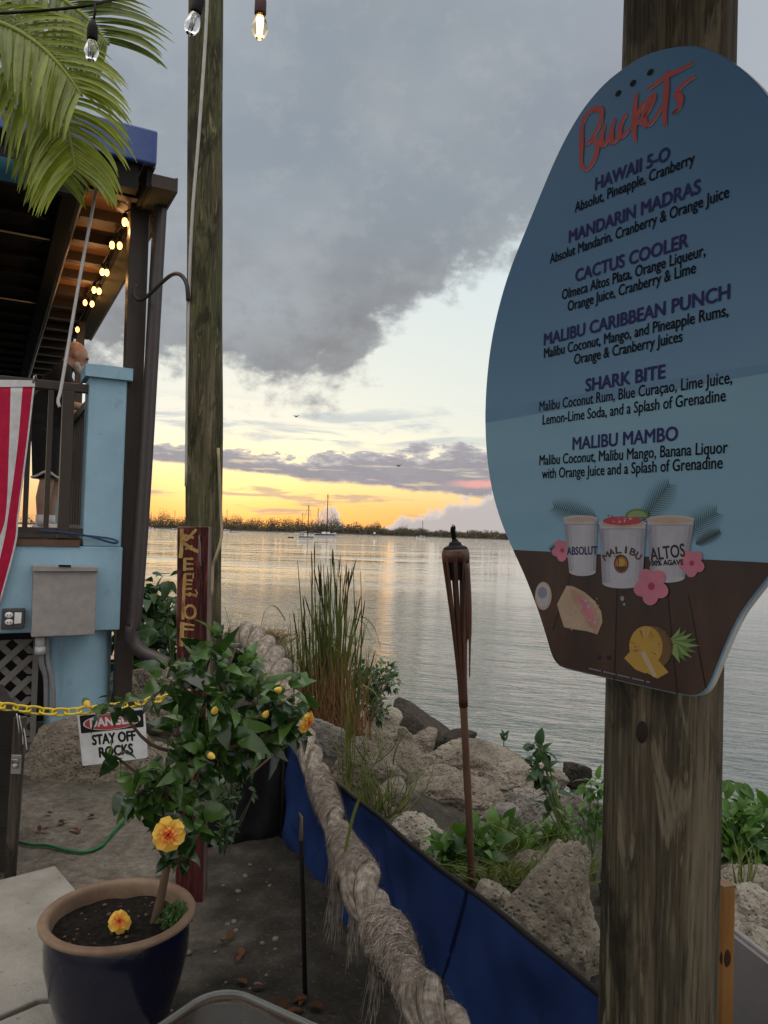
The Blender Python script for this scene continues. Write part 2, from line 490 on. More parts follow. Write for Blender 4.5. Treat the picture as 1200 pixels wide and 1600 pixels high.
POLE2 = pole_mat('grey_post_wood', (.030, .024, .016), (.085, .070, .046), (.20, .165, .115), (.075, .074, .040))
POLE3 = pole_mat('dark_timber', (.018, .014, .010), (.045, .035, .026), (.10, .08, .06), (.05, .045, .035))
STUC = M_('blue_stucco', [(.3, (.27, .47, .59)), (.7, (.34, .56, .69))], 4, detail=8, rough=.85, spec=.2, bump=.25, bscale=120, speck=(9, .60, (.22, .37, .47), .6), wet=3)
BLACKM = plain('black_painted_metal', (.022, .020, .020), .45, .4)
BROWNM = plain('bronze_painted_metal', (.045, .034, .028), .42, .4)
DSPOUT = plain('dark_bronze_downspout', (.055, .045, .045), .4, .5)
def stucco():
    m, g, b = shader('blue_stucco')
    c = g.coord(); n = g.noise(c, 4, 8, .6); run = g.noise(g.vmul(c, (9, 9, .5)), 2.2, 5, .6); sp = g.noise(c, 9, 5, .6)
    colr = g.ramp(n, [(.3, (.27, .44, .565)), (.7, (.335, .52, .655))])
    colr = g.mix(g.sm(.58, .72, run) * .35, colr, (.20, .32, .38))
    colr = g.mix(g.sm(.62, .70, sp) * .5, colr, (.22, .36, .45))
    x, y, z = g.sep(c)
    g.put(b.inputs['Base Color'], colr); b.inputs['Roughness'].default_value = .85; b.inputs['Specular IOR Level'].default_value = .2
    bn = g.node('ShaderNodeBump'); bn.inputs['Strength'].default_value = .35; bn.inputs['Distance'].default_value = .01
    g.put(bn.inputs['Height'], g.noise(c, 120, 4, .6) + n * .4); m.node_tree.links.new(bn.outputs[0], b.inputs['Normal'])
    return m
STUC = stucco()
ROOFB = plain('blue_roof_metal', (.035, .075, .25), .38, .5)
TEAL = plain('teal_canvas', (.015, .06, .085), .8, .1)
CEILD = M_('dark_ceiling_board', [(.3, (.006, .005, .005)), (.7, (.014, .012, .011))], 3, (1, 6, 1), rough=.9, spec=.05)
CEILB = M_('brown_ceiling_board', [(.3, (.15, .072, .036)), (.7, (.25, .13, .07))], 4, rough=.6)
CREAM = plain('cream_trim', (.45, .40, .28), .5)
GUTT = plain('ribbed_gutter', (.17, .16, .12), .45, .4)
GREYBOX = plain('grey_enamel_box', (.30, .28, .275), .45, .4)
GREYPVC = plain('grey_pvc', (.20, .20, .21), .5)
WHITEP = plain('white_paint', (.72, .72, .72), .5)
LATT = plain('grey_lattice', (.17, .16, .15), .7)
BLK = plain('matt_black', (.012, .011, .011), .7, .2)
RED = plain('flag_red', (.42, .016, .055), .75, .1)
FWHITE = plain('flag_white', (.60, .60, .62), .75, .1)
YELP = plain('yellow_plastic', (.62, .47, .03), .35, .5)
STEEL = plain('dull_steel', (.35, .34, .33), .4, .5, .8)
ROPEM = M_('frayed_hemp', [(.28, (.12, .098, .078)), (.5, (.27, .232, .196)), (.72, (.45, .405, .355))], 38, detail=5, rough=.95, spec=.1, tint=.45)
ROPEW = plain('white_rope', (.55, .55, .56), .8, .1)
FABR = M_('blue_mesh_fabric', [(.3, (.012, .030, .118)), (.7, (.021, .049, .172))], 2.5, detail=4, rough=.75, spec=.15, bump=.25, bscale=420, speck=(26, .66, (.05, .06, .12), .35))
DFABR = M_('dark_mesh_fabric', [(.3, (.012, .012, .014)), (.7, (.03, .03, .034))], 4, rough=.85, spec=.1, bump=.2, bscale=300)
TERRA = M_('terracotta', [(.3, (.17, .105, .068)), (.7, (.31, .215, .148))], 9, rough=.6, bump=.15, bscale=60)
GLAZE = M_('dark_blue_glaze', [(.3, (.004, .005, .015)), (.7, (.009, .010, .032))], 6, rough=.24, spec=.5, coat=.2, bump=.12, bscale=14, speck=(55, .70, (.10, .10, .13), .5), wet=5)
POTSOIL = M_('potting_soil', [(.35, (.006, .005, .004)), (.6, (.025, .019, .014)), (.78, (.08, .055, .035))], 60, detail=6, rough=.95, bump=1, bscale=110)
LEAFH = leaf_mat('hibiscus_leaf', (.012, .038, .010), (.12, .24, .050), .22, .65, .28)
LEAFP = leaf_mat('palm_leaf', (.028, .066, .012), (.40, .45, .055), .40, .45, .45)
LEAFG = leaf_mat('broad_green_leaf', (.022, .060, .016), (.12, .25, .045), .4, .4, .3)
LEAFD = leaf_mat('dark_sea_grape_leaf', (.016, .045, .018), (.085, .17, .06), .4, .4, .25)
GRASSM = leaf_mat('grass_blade', (.050, .052, .020), (.19, .24, .060), .55, .25, .3)
DRYG = leaf_mat('dry_reed', (.12, .055, .028), (.36, .21, .11), .7, .15, .15)
TREEM = leaf_mat('hazed_tree_leaf', (.065, .058, .042), (.16, .14, .10), .9, .05, .1)  # leaf colours lightened to carry the haze of distance
PETAL = None
BAMB = M_('dark_bamboo', [(.3, (.030, .012, .008)), (.6, (.085, .030, .018)), (.8, (.17, .075, .042))], 14, (1, 1, .15), rough=.4, spec=.5)
BAMB2 = M_('brown_bamboo_pole', [(.3, (.05, .03, .02)), (.6, (.14, .07, .04)), (.8, (.23, .15, .10))], 12, (1, 1, .2), rough=.5)
CHAR = plain('charred_wick', (.008, .007, .006), .95, .05)
STEM = plain('woody_stem', (.13, .09, .06), .85, .1)
GSTEM = plain('green_stem', (.08, .11, .04), .7, .2)

def petal_mat():
    m, g, b = shader('yellow_petal')
    a = g.attr('tint')
    g.put(b.inputs['Base Color'], g.ramp(a, [(0.0, (.62, .05, .03)), (.25, (.78, .20, .05)), (.55, (.80, .42, .06)), (1, (.82, .55, .10))]))
    b.inputs['Roughness'].default_value = .6; b.inputs['Specular IOR Level'].default_value = .2
    return m
PETAL = petal_mat()

# ================================================================== SETTING
# ---- ground: controlled by scattered heights (x, y, z)
SHORE = [(-60, 46), (-30, 36), (-10, 25), (-3.9, 18.8), (-.4, 12.4), (.94, 9.4), (1.67, 8.0), (3.53, 7.07), (8, 5.6), (20, 3.0), (60, -4)]
FEN0, FEN1 = Vector((-.42, 3.62, 0)), Vector((.62, 1.48, 0))
ctrl = []
for px, py, d in [(740, 1390, 2.75), (800, 1330, 3.4), (735, 1300, 4.5), (750, 1240, 6.2), (640, 1222, 5.5), (560, 1215, 4.6), (520, 1170, 4.8), (510, 1140, 6.0),
                  (575, 1165, 6.6), (655, 1168, 8.4), (870, 1300, 4.6), (930, 1330, 3.6), (900, 1480, 2.3), (1170, 1500, 2.3), (1170, 1380, 4.0),
                  (420, 1060, 8), (380, 1010, 14), (200, 1060, 8.5), (100, 1150, 5.0)]:
    p = P(px, py, d); ctrl.append((p.x, p.y, p.z - .06))
for i in range(len(SHORE) - 1):
    a, b_ = SHORE[i], SHORE[i + 1]
    for k in range(6):
        t = k / 6
        x, y = a[0] + (b_[0] - a[0]) * t, a[1] + (b_[1] - a[1]) * t
        ctrl.append((x, y, WATER_Z - .02))
        nx, ny = -(b_[1] - a[1]), (b_[0] - a[0]); L = math.hypot(nx, ny)
        ctrl.append((x + nx / L * 1.5, y + ny / L * 1.5, WATER_Z - .5)); ctrl.append((x + nx / L * 6, y + ny / L * 6, WATER_Z - 1.5))
for t in np.linspace(-.1, 1.0, 10):
    p = FEN0.lerp(FEN1, t); ctrl.append((p.x, p.y, 0)); ctrl.append((p.x - .25, p.y - .12, 0)); ctrl.append((p.x - .6, p.y - .3, 0))
for x in np.arange(-9, 1, .9):
    for y in np.arange(-3, 4.4, .8):
        if x < -.5 - .0 * y and not (x > -.9 and y > 3.2): ctrl.append((x, y, 0))
for y in np.arange(-3, 1.6, .6): ctrl += [(.0, y, 0), (.6, y, 0), (2, y, -.05), (5, y, -.3)]
CT = np.array(ctrl)
def gz(x, y):
    d2 = (CT[:, 0] - x) ** 2 + (CT[:, 1] - y) ** 2 + .004
    wgt = d2 ** -1.7
    return float((wgt * CT[:, 2]).sum() / wgt.sum())
def terrain(x0, x1, y0, y1, step, mb, rough=.02):
    xs = np.arange(x0, x1 + 1e-6, step); ys = np.arange(y0, y1 + 1e-6, step)
    vs = []
    for y in ys:
        for x in xs:
            z = gz(x, y)
            flat = abs(z) < .02
            z += (mnoise.noise(Vector((x * 3, y * 3, 0))) * (.004 if flat else rough) * 1.5 + mnoise.noise(Vector((x * 11, y * 11, 5))) * (.004 if flat else rough * .5))
            vs.append((x, y, z))
    n = len(xs)
    fs = [(j * n + i, j * n + i + 1, (j + 1) * n + i + 1, (j + 1) * n + i) for j in range(len(ys) - 1) for i in range(n - 1)]
    mb.add(vs, fs)
def ground_mat():
    m, g, b = shader('ground_dirt')
    c = g.coord(); x, y, z = g.sep(c)
    n = g.noise(c, 6, 9, .72); nb_ = g.noise(c, 1.7, 6, .65); fine = g.noise(c, 65, 4, .65); lump = g.noise(c, 24, 8, .7)
    soil = g.ramp(n, [(.3, (.024, .022, .019)), (.55, (.068, .062, .053)), (.75, (.15, .138, .12))])
    sand = g.ramp(n * .6 + lump * .4, [(.3, (.095, .080, .064)), (.5, (.23, .205, .172)), (.68, (.38, .345, .295))])
    k = g.sm(-.45, -1.05, x + (nb_ - .5) * 1.5 + (lump - .5) * .3) * g.sm(4.6, 3.6, y + (nb_ - .5) * 1.2)
    colr = g.mix(k, soil, sand)
    colr = g.mix(g.sm(.60, .68, fine) * .6, colr, (.20, .175, .145))
    colr = g.mix(g.sm(.60, .70, g.noise(c, 11, 6, .7)) * .75, colr, (.030, .022, .016))
    g.put(b.inputs['Base Color'], colr); b.inputs['Roughness'].default_value = .95; b.inputs['Specular IOR Level'].default_value = .15
    bn = g.node('ShaderNodeBump'); bn.inputs['Strength'].default_value = 1; bn.inputs['Distance'].default_value = .03
    g.put(bn.inputs['Height'], lump + fine * .35); m.node_tree.links.new(bn.outputs[0], b.inputs['Normal'])
    return m
mb = MB(); terrain(-9, 9, -3, 27, .15, mb)
ground = mb.build('ground', ground_mat()); ground['kind'] = 'structure'

# far bed of the bay and land behind the camera, one sheet to the horizon
mb = MB(); mb.add([(-6000, -3000, -3.2), (6000, -3000, -3.2), (6000, 9000, -3.2), (-6000, 9000, -3.2)], [(0, 1, 2, 3)])
o = mb.build('terrain', SAND, smooth=False); o['kind'] = 'structure'
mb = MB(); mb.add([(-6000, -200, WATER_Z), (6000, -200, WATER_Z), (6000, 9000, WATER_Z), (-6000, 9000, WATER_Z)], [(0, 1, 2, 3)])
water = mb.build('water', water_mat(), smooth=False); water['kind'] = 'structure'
mb = MB(); mb.add([(-40, -40, -.06), (30, -40, -.06), (30, -2.9, -.06), (-40, -2.9, -.06)], [(0, 1, 2, 3)])
o = mb.build('ground_behind', SOIL, smooth=False); o.name = 'patio_ground'; o['kind'] = 'structure'

# sandy dirt patch beside the boulder, and the concrete slab
def sheet(name, mat, px, z, thick, bev=.006, grid=None):
    mb = MB(); pts = [on_z(x, y, z) for x, y in px]
    mb.prism([p - Vector((0, 0, thick)) for p in pts], (0, 0, thick))
    o = mb.build(name, mat, smooth=False, bevel=bev); o['kind'] = 'structure'; return o
sheet('concrete_patio', CONC, [(-600, 1440), (0, 1374), (86, 1352), (128, 1400), (215, 1545), (60, 1560), (0, 1586), (-600, 1760)], .03, .05)
sheet('concrete_patio', CONC, [(-600, 1772), (0, 1594), (62, 1568), (222, 1553), (262, 1640), (300, 1900), (-300, 2600), (-900, 2600)], .03, .05)

# ---- far shore and tree line
mb = MB()
def far_d(px): return float(np.interp(px, [-400, 230, 500, 785, 1300, 2000], [760, 660, 600, 470, 420, 420]))
xs = list(range(-500, 1900, 40))
front_ = [P(x, 800, far_d(x)) for x in xs]
vs = []
for p in front_:
    q = Vector((p.x, p.y, 0)); dr = q.normalized()
    vs += [(q.x, q.y, WATER_Z - .3), (q.x + dr.x * 6, q.y + dr.y * 6, WATER_Z + .7), (q.x + dr.x * 300, q.y + dr.y * 300, WATER_Z + 1.2)]
fs = []
for i in range(len(xs) - 1):
    a, b_ = i * 3, i * 3 + 3
    fs += [(a, b_, b_ + 1, a + 1), (a + 1, b_ + 1, b_ + 2, a + 2)]
mb.add(vs, fs); o = mb.build('far_shore', SOIL); o['kind'] = 'structure'
mb = MB()
def tree_h(px):  # metres
    base = float(np.interp(px, [-500, 225, 260, 290, 345, 400, 470, 530, 600, 640, 680, 785, 900, 1900], [15, 14.5, 12, 11, 12, 13, 12, 11.5, 7, 5.4, 4.8, 4.8, 4.5, 4.5]))
    return base
for i in range(2600):
    px = rnd(-450, 1850) if i % 3 == 0 else rnd(220, 800)
    d = far_d(px) + rnd(4, 60)
    p = P(px, 800, d); h = tree_h(px) * rnd(.5, 1.0) * (.62 + .75 * (mnoise.noise(Vector((px * .045, 0, 2))) + .5)) * (1.12 if random.random() < .12 else 1)
    wd = h * rnd(.22, .4) if px < 600 else h * rnd(.5, .9)
    tn = rnd(0, 1)
    for k in range(46):
        f = rnd(.02, 1) ** 1.25; a = rnd(0, 2 * pi); r = wd * (1.05 - f) ** .6 * rnd(.3, 1)
        c = Vector((p.x + cos(a) * r, p.y + sin(a) * r, WATER_Z + .6 + f * h))
        s_ = rnd(.35, 1.05) * (1.2 - f * .75)
        mb.add([c + rv(s_), c + rv(s_), c + rv(s_)], [(0, 1, 2)], 0, min(1, max(0, tn * .5 + rnd(0, .5))))
o = mb.build('far_treeline', TREEM, smooth=False); tag(o, 'dark casuarina and mangrove trees along the far shore of the bay', 'trees', kind='stuff')

# ================================================================== BOATS
HULLW = plain('white_hull', (.62, .60, .62), .4)
HULLD = plain('dark_boat_trim', (.02, .02, .03), .5)
MASTM = plain('mast_metal', (.05, .042, .04), .6, .1)
SAILC = plain('dark_sail_cover', (.03, .025, .035), .8)
def boat(name, px, py, hull_px, masts, label, head=0.25, hullm=HULLW, cover=True, cabin=True):
    """masts: list of (px, top_py)"""
    b = on_z(px, py, WATER_Z); d = (b - CAM).dot(ray(600, 800)); k = d / 1200
    L = hull_px * k; t = thing(name, b, label, 'boat')
    ax = Vector((cos(head), sin(head), 0)); ay = Vector((-sin(head), cos(head), 0)); L = L / abs(cos(head))
    B = L * .28; F = L * .165
    mb = MB(); rings = []
    for i in range(9):
        u = -0.5 + i / 8
        wd = B / 2 * (1 - max(0, u * 2) ** 2.2) * (1 if u > -.4 else .85); sheer = F * (1 + .5 * u * u * 4 * (1 if u > 0 else .3))
        c = b + ax * (u * L)
        rings.append([c - ay * wd * .1 - Vector((0, 0, .3)), c - ay * wd * .75, c - ay * max(wd, .02) + Vector((0, 0, sheer)), c + ay * max(wd, .02) + Vector((0, 0, sheer)), c + ay * wd * .75, c + ay * wd * .1 - Vector((0, 0, .3))])
    vs = [p for r in rings for p in r]
    fs = [(i * 6 + j, i * 6 + (j + 1) % 6, (i + 1) * 6 + (j + 1) % 6, (i + 1) * 6 + j) for i in range(8) for j in range(6)]
    fs += [tuple(range(5, -1, -1)), tuple(48 + j for j in range(6))]
    mb.add(vs, fs); mb.build('hull', hullm, t, smooth='auto')
    mb = MB(); mb.tube([b + ax * (u * L) - ay * (B / 2 * (1 - max(0, u * 2) ** 2.2) * 1.02) + Vector((0, 0, F * .82)) for u in np.linspace(-.5, .46, 9)], F * .16, 5)
    mb.build('rub_rail', HULLD, t)
    if cabin:
        mb = MB(); R = Matrix.Rotation(head, 3, 'Z')
        mb.box(b + ax * (L * .02) + Vector((0, 0, F * 1.25)), (L * .38, B * .55, F * .6), M=R); mb.build('cabin', HULLW, t, smooth=False, bevel=F * .12)
        mb = MB(); mb.box(b + ax * (-L * .24) + Vector((0, 0, F * 1.75)), (L * .2, B * .7, F * .18), M=R)
        for sx in (-1, 1): mb.tube([b + ax * (-L * .24 + sx * L * .09) + Vector((0, 0, F)), b + ax * (-L * .24 + sx * L * .09) + Vector((0, 0, F * 1.75))], F * .06, 5)
        mb.build('canopy', SAILC, t, smooth=False)
    for j, (mx, my) in enumerate(masts):
        top = P(mx, my, d); ft = b + ax * ((top - b).dot(ax)) + Vector((0, 0, F)); ft = Vector((top.x, top.y, 0)); ft.z = b.z + F
        h = top.z - ft.z
        mb = MB(); mb.tube([ft, top], [max(h * .014, .13), max(h * .010, .09)], 6)
        mb.tube([ft + Vector((0, 0, h * .6)) - ay * B * .3, ft + Vector((0, 0, h * .6)) + ay * B * .3], .04, 5)
        m = mb.build('mast', MASTM, t)
        if cover:
            mb = MB(); e = ft - ax * (L * (.34 if j == 0 else .2)) + Vector((0, 0, h * .12)); s0 = ft + Vector((0, 0, h * .13))
            mb.tube([s0, s0.lerp(e, .3), s0.lerp(e, .7), e], [L * .018, L * .024, L * .02, L * .008], 7); mb.build('boom', SAILC, t)
        mb = MB(); bow = b + ax * (L * .5) + Vector((0, 0, F * 1.3)); st = b - ax * (L * .5) + Vector((0, 0, F * 1.1))
        mb.tube([top, bow], .03, 4); mb.tube([top, st], .03, 4); mb.build('rigging', MASTM, t)
    return t
boat('sailboat', 478, 842.5, 24, [(482.5, 789)], 'white hulled sailboat with one mast anchored beside the taller two masted boat', .45)
boat('sailboat', 508, 840, 34, [(512.5, 772), (497.5, 794)], 'two masted sailboat with the tallest mast on the water', .2)
boat('sailboat', 467, 833.5, 12, [(467, 808)], 'small sailboat partly hidden behind the white hulled one', .3, cabin=False)
boat('sailboat', 472.5, 833, 12, [(473, 801)], 'thin masted sailboat farther off, close behind the white hulled one', .5, cabin=False)
boat('motorboat', 363.5, 832.5, 10, [], 'small white mastless boat just beside the tall wooden pole', .3, cover=False)
boat('sailboat', 352.5, 830, 12, [(355, 796)], 'sailboat whose mast rises against the wooden pole near the mastless boat', .3)
boat('sailboat', 232, 826.5, 13, [(236.5, 800)], 'white sailboat beside the dark downspout near the far shore', .35)
boat('sailboat', 271, 828.5, 11, [(273.5, 797)], 'sailboat seen between the downspout and the wooden pole', .35)
boat('sailboat', 657.5, 840.5, 13, [(660.5, 813)], 'lone sailboat off the low mangrove shore', .3)
boat('dinghy', 454, 840.5, 9, [], 'small dark open dinghy near the white hulled sailboat', .2, HULLD, False, False)
p = on_z(585, 838.5, WATER_Z)
t = thing('channel_marker', p, 'small pale channel marker post standing in the open bay', 'marker')
mb = MB(); mb.tube([p - Vector((0, 0, .5)), p + Vector((0, 0, 2.0))], .16, 8); mb.build('post', POLE2, t)
mb = MB(); mb.box(p + Vector((0, -.2, 1.9)), (1.0, .08, .9)); mb.build('sign_board', WHITEP, t, smooth=False)

# birds
for px, py, lab in ((463, 651, 'small dark bird gliding under the grey cloud'), (623, 728, 'tiny dark bird flying before the lavender cloud bar')):
    c = P(px, py, 60); mb = MB()
    mb.ell(c, (.12, .05, .045)); s_ = Vector((1, .3, 0)).normalized()
    for sg in (-1, 1):
        a = c + Vector((0, .05, .05)); tip = c + s_ * sg * .26 + Vector((0, 0, .09 if sg > 0 else .03))
        mb.add([a - Vector((0, .06, 0)), a + Vector((0, .06, 0)), a.lerp(tip, .5) + Vector((0, .05, .05)), tip, a.lerp(tip, .5) - Vector((0, .04, -.04))], [(0, 1, 2, 3, 4)])
    tag(mb.build('bird', BLK, origin=c), lab, 'bird')
# ================================================================== BUILDING (a frame s along the facade, t away from us, z up)
yaw = atan2(.46, .89)
U = Vector((cos(yaw), sin(yaw), 0)); V = Vector((-sin(yaw), cos(yaw), 0))
B0 = P(165, 700, 5.2); B0.z = 0
def W(s_, t_, z_): return B0 + U * s_ + V * t_ + Vector((0, 0, z_))
def fac(px, py, t_=0.0):
    p = on_plane(px, py, B0 + V * t_, V); q = p - B0
    return q.dot(U), p.z
def sbox(mb, s0, s1, t0, t1, z0, z1, mi=0):
    return mb.hexa([W(s0, t0, z0), W(s1, t0, z0), W(s1, t1, z0), W(s0, t1, z0), W(s0, t0, z1), W(s1, t0, z1), W(s1, t1, z1), W(s0, t1, z1)], mi)
def fprism(mb, px, t0, t1, mi=0):
    pts = [on_plane(x, y, B0 + V * t0, V) for x, y in px]
    return mb.prism(pts, V * (t1 - t0), mi)
DECK = fac(165, 843)[1]
s_l, s_r = fac(136, 700)[0], fac(198, 700)[0]
RZ = fac(95, 601)[1]
bld = thing('restaurant_building', W(0, 0, 0), 'pale blue stucco waterfront building with a dark roofed deck', 'building')
mb = MB(); sbox(mb, -4.5, s_r + .0, 0.0, .26, fac(165, 985)[1], DECK - .05); mb.build('wall', STUC, bld, smooth=False, bevel=.008)
mb = MB(); cs = (fac(76, 1040)[0] + fac(180, 1040)[0]) / 2; rr = (fac(180, 1040)[0] - fac(76, 1040)[0]) / 2
mb.lathe([(rr, -.6), (rr, fac(165, 986)[1])], W(cs, rr + .02, 0), 40); mb.build('foundation_pier', STUC, bld)
mb = MB(); sbox(mb, s_l, s_r - .01, .012, .26, DECK - .05, fac(165, 590)[1])
mb.build('corner_pillar', STUC, bld, smooth=False, bevel=.01)
mb = MB(); za, zb = fac(165, 591)[1], fac(165, 572)[1]
sbox(mb, s_l - .03, s_r + .02, -.02, .295, za, zb)
c0 = [W(s_l - .03, -.02, zb), W(s_r + .02, -.02, zb), W(s_r + .02, .295, zb), W(s_l - .03, .295, zb)]
mb.add(c0 + [W((s_l + s_r) / 2, .14, zb + .035)], [(0, 1, 4), (1, 2, 4), (2, 3, 4), (3, 0, 4)])
mb.build('pillar_cap', STUC, bld, smooth=False)
mb = MB(); sbox(mb, -4.5, s_r - .02, .05, 6, DECK - .047, DECK + .0); mb.build('deck_floor', POLE3, bld, smooth=False)
mb = MB(); sbox(mb, -4.5, s_l - .02, -.012, .04, DECK - .05, DECK - .008); mb.build('deck_edge_board', plain('deck_edge_wood', (.12, .07, .045), .7), bld, smooth=False)
mb = MB(); sbox(mb, -4.5, -.2, 1.2, 1.3, -.4, DECK - .06); mb.build('void_shade_sheet', BLK, bld, smooth=False)  # black sheet gives the void under the deck its shade
# corner post
pt = .06
mb = MB(); a = [fac(186, 905, pt), fac(213, 905, pt), fac(237, 262, pt), fac(206, 262, pt)]
def ext(p, q, z): k = (z - p[1]) / (q[1] - p[1]); return p[0] + (q[0] - p[0]) * k
ZR = 3.74
cn = [W(ext(a[0], a[3], -.2), pt, -.2), W(ext(a[1], a[2], -.2), pt, -.2), W(ext(a[1], a[2], -.2), pt + .13, -.2), W(ext(a[0], a[3], -.2), pt + .13, -.2),
      W(ext(a[0], a[3], ZR), pt, ZR), W(ext(a[1], a[2], ZR), pt, ZR), W(ext(a[1], a[2], ZR), pt + .13, ZR), W(ext(a[0], a[3], ZR), pt + .13, ZR)]
mb.hexa(cn); mb.build('corner_post', BROWNM, bld, smooth=False, bevel=.006)
# rear post
mb = MB(); p = on_z(126, 820, DECK); 
sp = [fac(x, 560, 3.4)[0] for x in (119, 131)]
sbox(mb, sp[0], sp[1], 3.4, 3.5, DECK, 3.6); mb.build('rear_post', BROWNM, bld, smooth=False)
# roof: fascia, slab, ceilings
tf = -.42
s_f, zf0 = fac(245, 258, tf); zf1 = fac(245, 204, tf)[1]
mb = MB(); sbox(mb, -6, s_f, tf, tf + .05, zf0, zf1)
mb.hexa([W(-6, tf + .05, zf1 - .05), W(s_f, tf + .05, zf1 - .05), W(s_f, 10.3, zf1 + .25), W(-6, 10.3, zf1 + .25), W(-6, tf + .05, zf1 - .01), W(s_f, tf + .05, zf1 - .01), W(s_f, 10.3, zf1 + .3), W(-6, 10.3, zf1 + .3)])
rf = mb.build('roof', ROOFB, bld, smooth=False, bevel=.012)
mb = MB(); sbox(mb, s_f - .012, s_f + .004, tf + .06, 10.2, zf0 + .005, zf1 - .04); mb.build('roof_side_fascia', plain('weathered_fascia', (.24, .22, .20), .6), bld, smooth=False)
s_st = fac(110, 350, .5)[0]
zc = zf0 + .02
q = on_z(110, 350, zc) - B0; s_st = q.dot(U)
s_go = fac(277, 290, tf + .06)[0]; s_gi = fac(237, 290, tf + .06)[0]
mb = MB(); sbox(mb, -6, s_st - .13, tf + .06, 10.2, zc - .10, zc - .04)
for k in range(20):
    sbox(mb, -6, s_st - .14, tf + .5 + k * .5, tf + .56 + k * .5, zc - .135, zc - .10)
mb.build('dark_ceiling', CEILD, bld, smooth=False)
mb = MB()
for tt in (1.02, 3.0): sbox(mb, -6, s_st - .14, tt, tt + .016, zc - .145, zc - .136)
mb.build('ceiling_joint_strip', CREAM, bld, smooth=False)
mb = MB(); sbox(mb, s_st - .13, s_st - .03, tf + .06, 10.2, zc - .16, zc - .0); mb.build('ceiling_beam', plain('navy_beam', (.004, .005, .009), .9, .05), bld, smooth=False)
mb = MB(); sbox(mb, s_st - .028, s_st + .004, tf + .3, 10, zc - .12, zc - .10); mb.build('ceiling_trim', CREAM, bld, smooth=False)
mb = MB(); mb.tube([W(s_st + .0, tf + .3, zc - .135), W(s_st + .0, 9.8, zc - .135)], .011, 6); mb.build('conduit', GREYPVC, bld)
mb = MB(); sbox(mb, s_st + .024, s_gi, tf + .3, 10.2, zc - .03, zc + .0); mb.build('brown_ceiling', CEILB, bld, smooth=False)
for k in range(18):
    mb = MB(); sbox(mb, s_st + .024, s_gi - .01, tf + .38 + k * .52, tf + .47 + k * .52, zc - .11, zc - .031); mb.build('rafter', plain('dark_rafter', (.035, .022, .016), .6) if k == 0 else bpy.data.materials['dark_rafter'], bld, smooth=False)
mb = MB(); sbox(mb, s_st - .1, s_f - .1, tf + .06, tf + .16, zf0 - .16, zf0 + .02)
sbox(mb, -6, s_st - .1, tf + .06, tf + .12, zf0 - .28, zf0); mb.build('front_beam', BLK, bld, smooth=False)
mb = MB(); sv = fac(80, 280, tf + .0)[0]; z0_, z1_ = fac(40, 285, tf)[1], fac(40, 250, tf)[1]
prof = [(0, 0), (.03, .4), (.045, .75), (.02, 1)]
vs, fs = [], []
for i in range(33):
    s_ = -6 + (sv + 6) * i / 32
    for o_, h in prof: vs.append(W(s_, tf + .04 - o_ + .008 * sin(i * 1.7), z0_ + (z1_ - z0_) * h))
for i in range(32):
    for j in range(3): fs.append((i * 4 + j, (i + 1) * 4 + j, (i + 1) * 4 + j + 1, i * 4 + j + 1))
mb.add(vs, fs); mb.build('canvas_valance', TEAL, bld)
# gutter with ribbed underside
zg0, zg1 = fac(277, 300, tf + .06)[1], fac(277, 280, tf + .06)[1]
mb = MB(); tg0, tg1 = tf + .06, 4.4
sbox(mb, s_gi, s_go, tg0, tg0 + .012, zg0 - .0, zg1)
sbox(mb, s_go - .010, s_go + .006, tg0 + .012, tg1, zg0, zg1 + .012)
mb.build('gutter', BROWNM, bld, smooth=False)
mb = MB(); nr = 9
vs = []
for i in range(nr * 2 + 1):
    s_ = s_gi + (s_go - .012 - s_gi) * i / (nr * 2); z_ = zg0 + (.0 if i % 2 else .016)
    vs += [W(s_, tg0 + .013, z_), W(s_, tg1, z_)]
mb.add(vs, [(i * 2, i * 2 + 1, i * 2 + 3, i * 2 + 2) for i in range(nr * 2)])
mb.build('ribbed_soffit', GUTT, bld, smooth=False)
mb = MB(); sbox(mb, s_gi - .03, s_gi, tg0 + .013, tg1, zg0, zc); mb.build('eave_board', BLK, bld, smooth=False)
# downspout
td = -.04
def fpt(px, py, t_): return on_plane(px, py, B0 + V * t_, V)
dsp = [(252, 303, td), (250, 330, td), (237, 560, td), (223, 800, td), (211, 960, td), (205, 985, td), (208, 1003, td), (220, 1018, td - .02), (240, 1028, td - .05), (262, 1037, td - .08)]
mb = MB(); mb.tube([fpt(*q) for q in crom(dsp, 5)], .046, 28, star=.16); mb.build('downspout', DSPOUT, bld)
# spotlight can
sc_ = fpt(197, 322, .25)
mb = MB(); mb.lathe([(.001, .06), (.05, .06), (.055, .05), (.055, .02), (.05, .018), (.05, .0), (.056, -.002), (.056, -.05), (.001, -.05)], sc_, 20, M=Matrix.Rotation(.5, 3, 'Y'))
mb.tube([sc_, sc_ + Vector((0, 0, .14))], .012, 6); mb.build('lamp_can', GREYBOX, bld, smooth='auto')

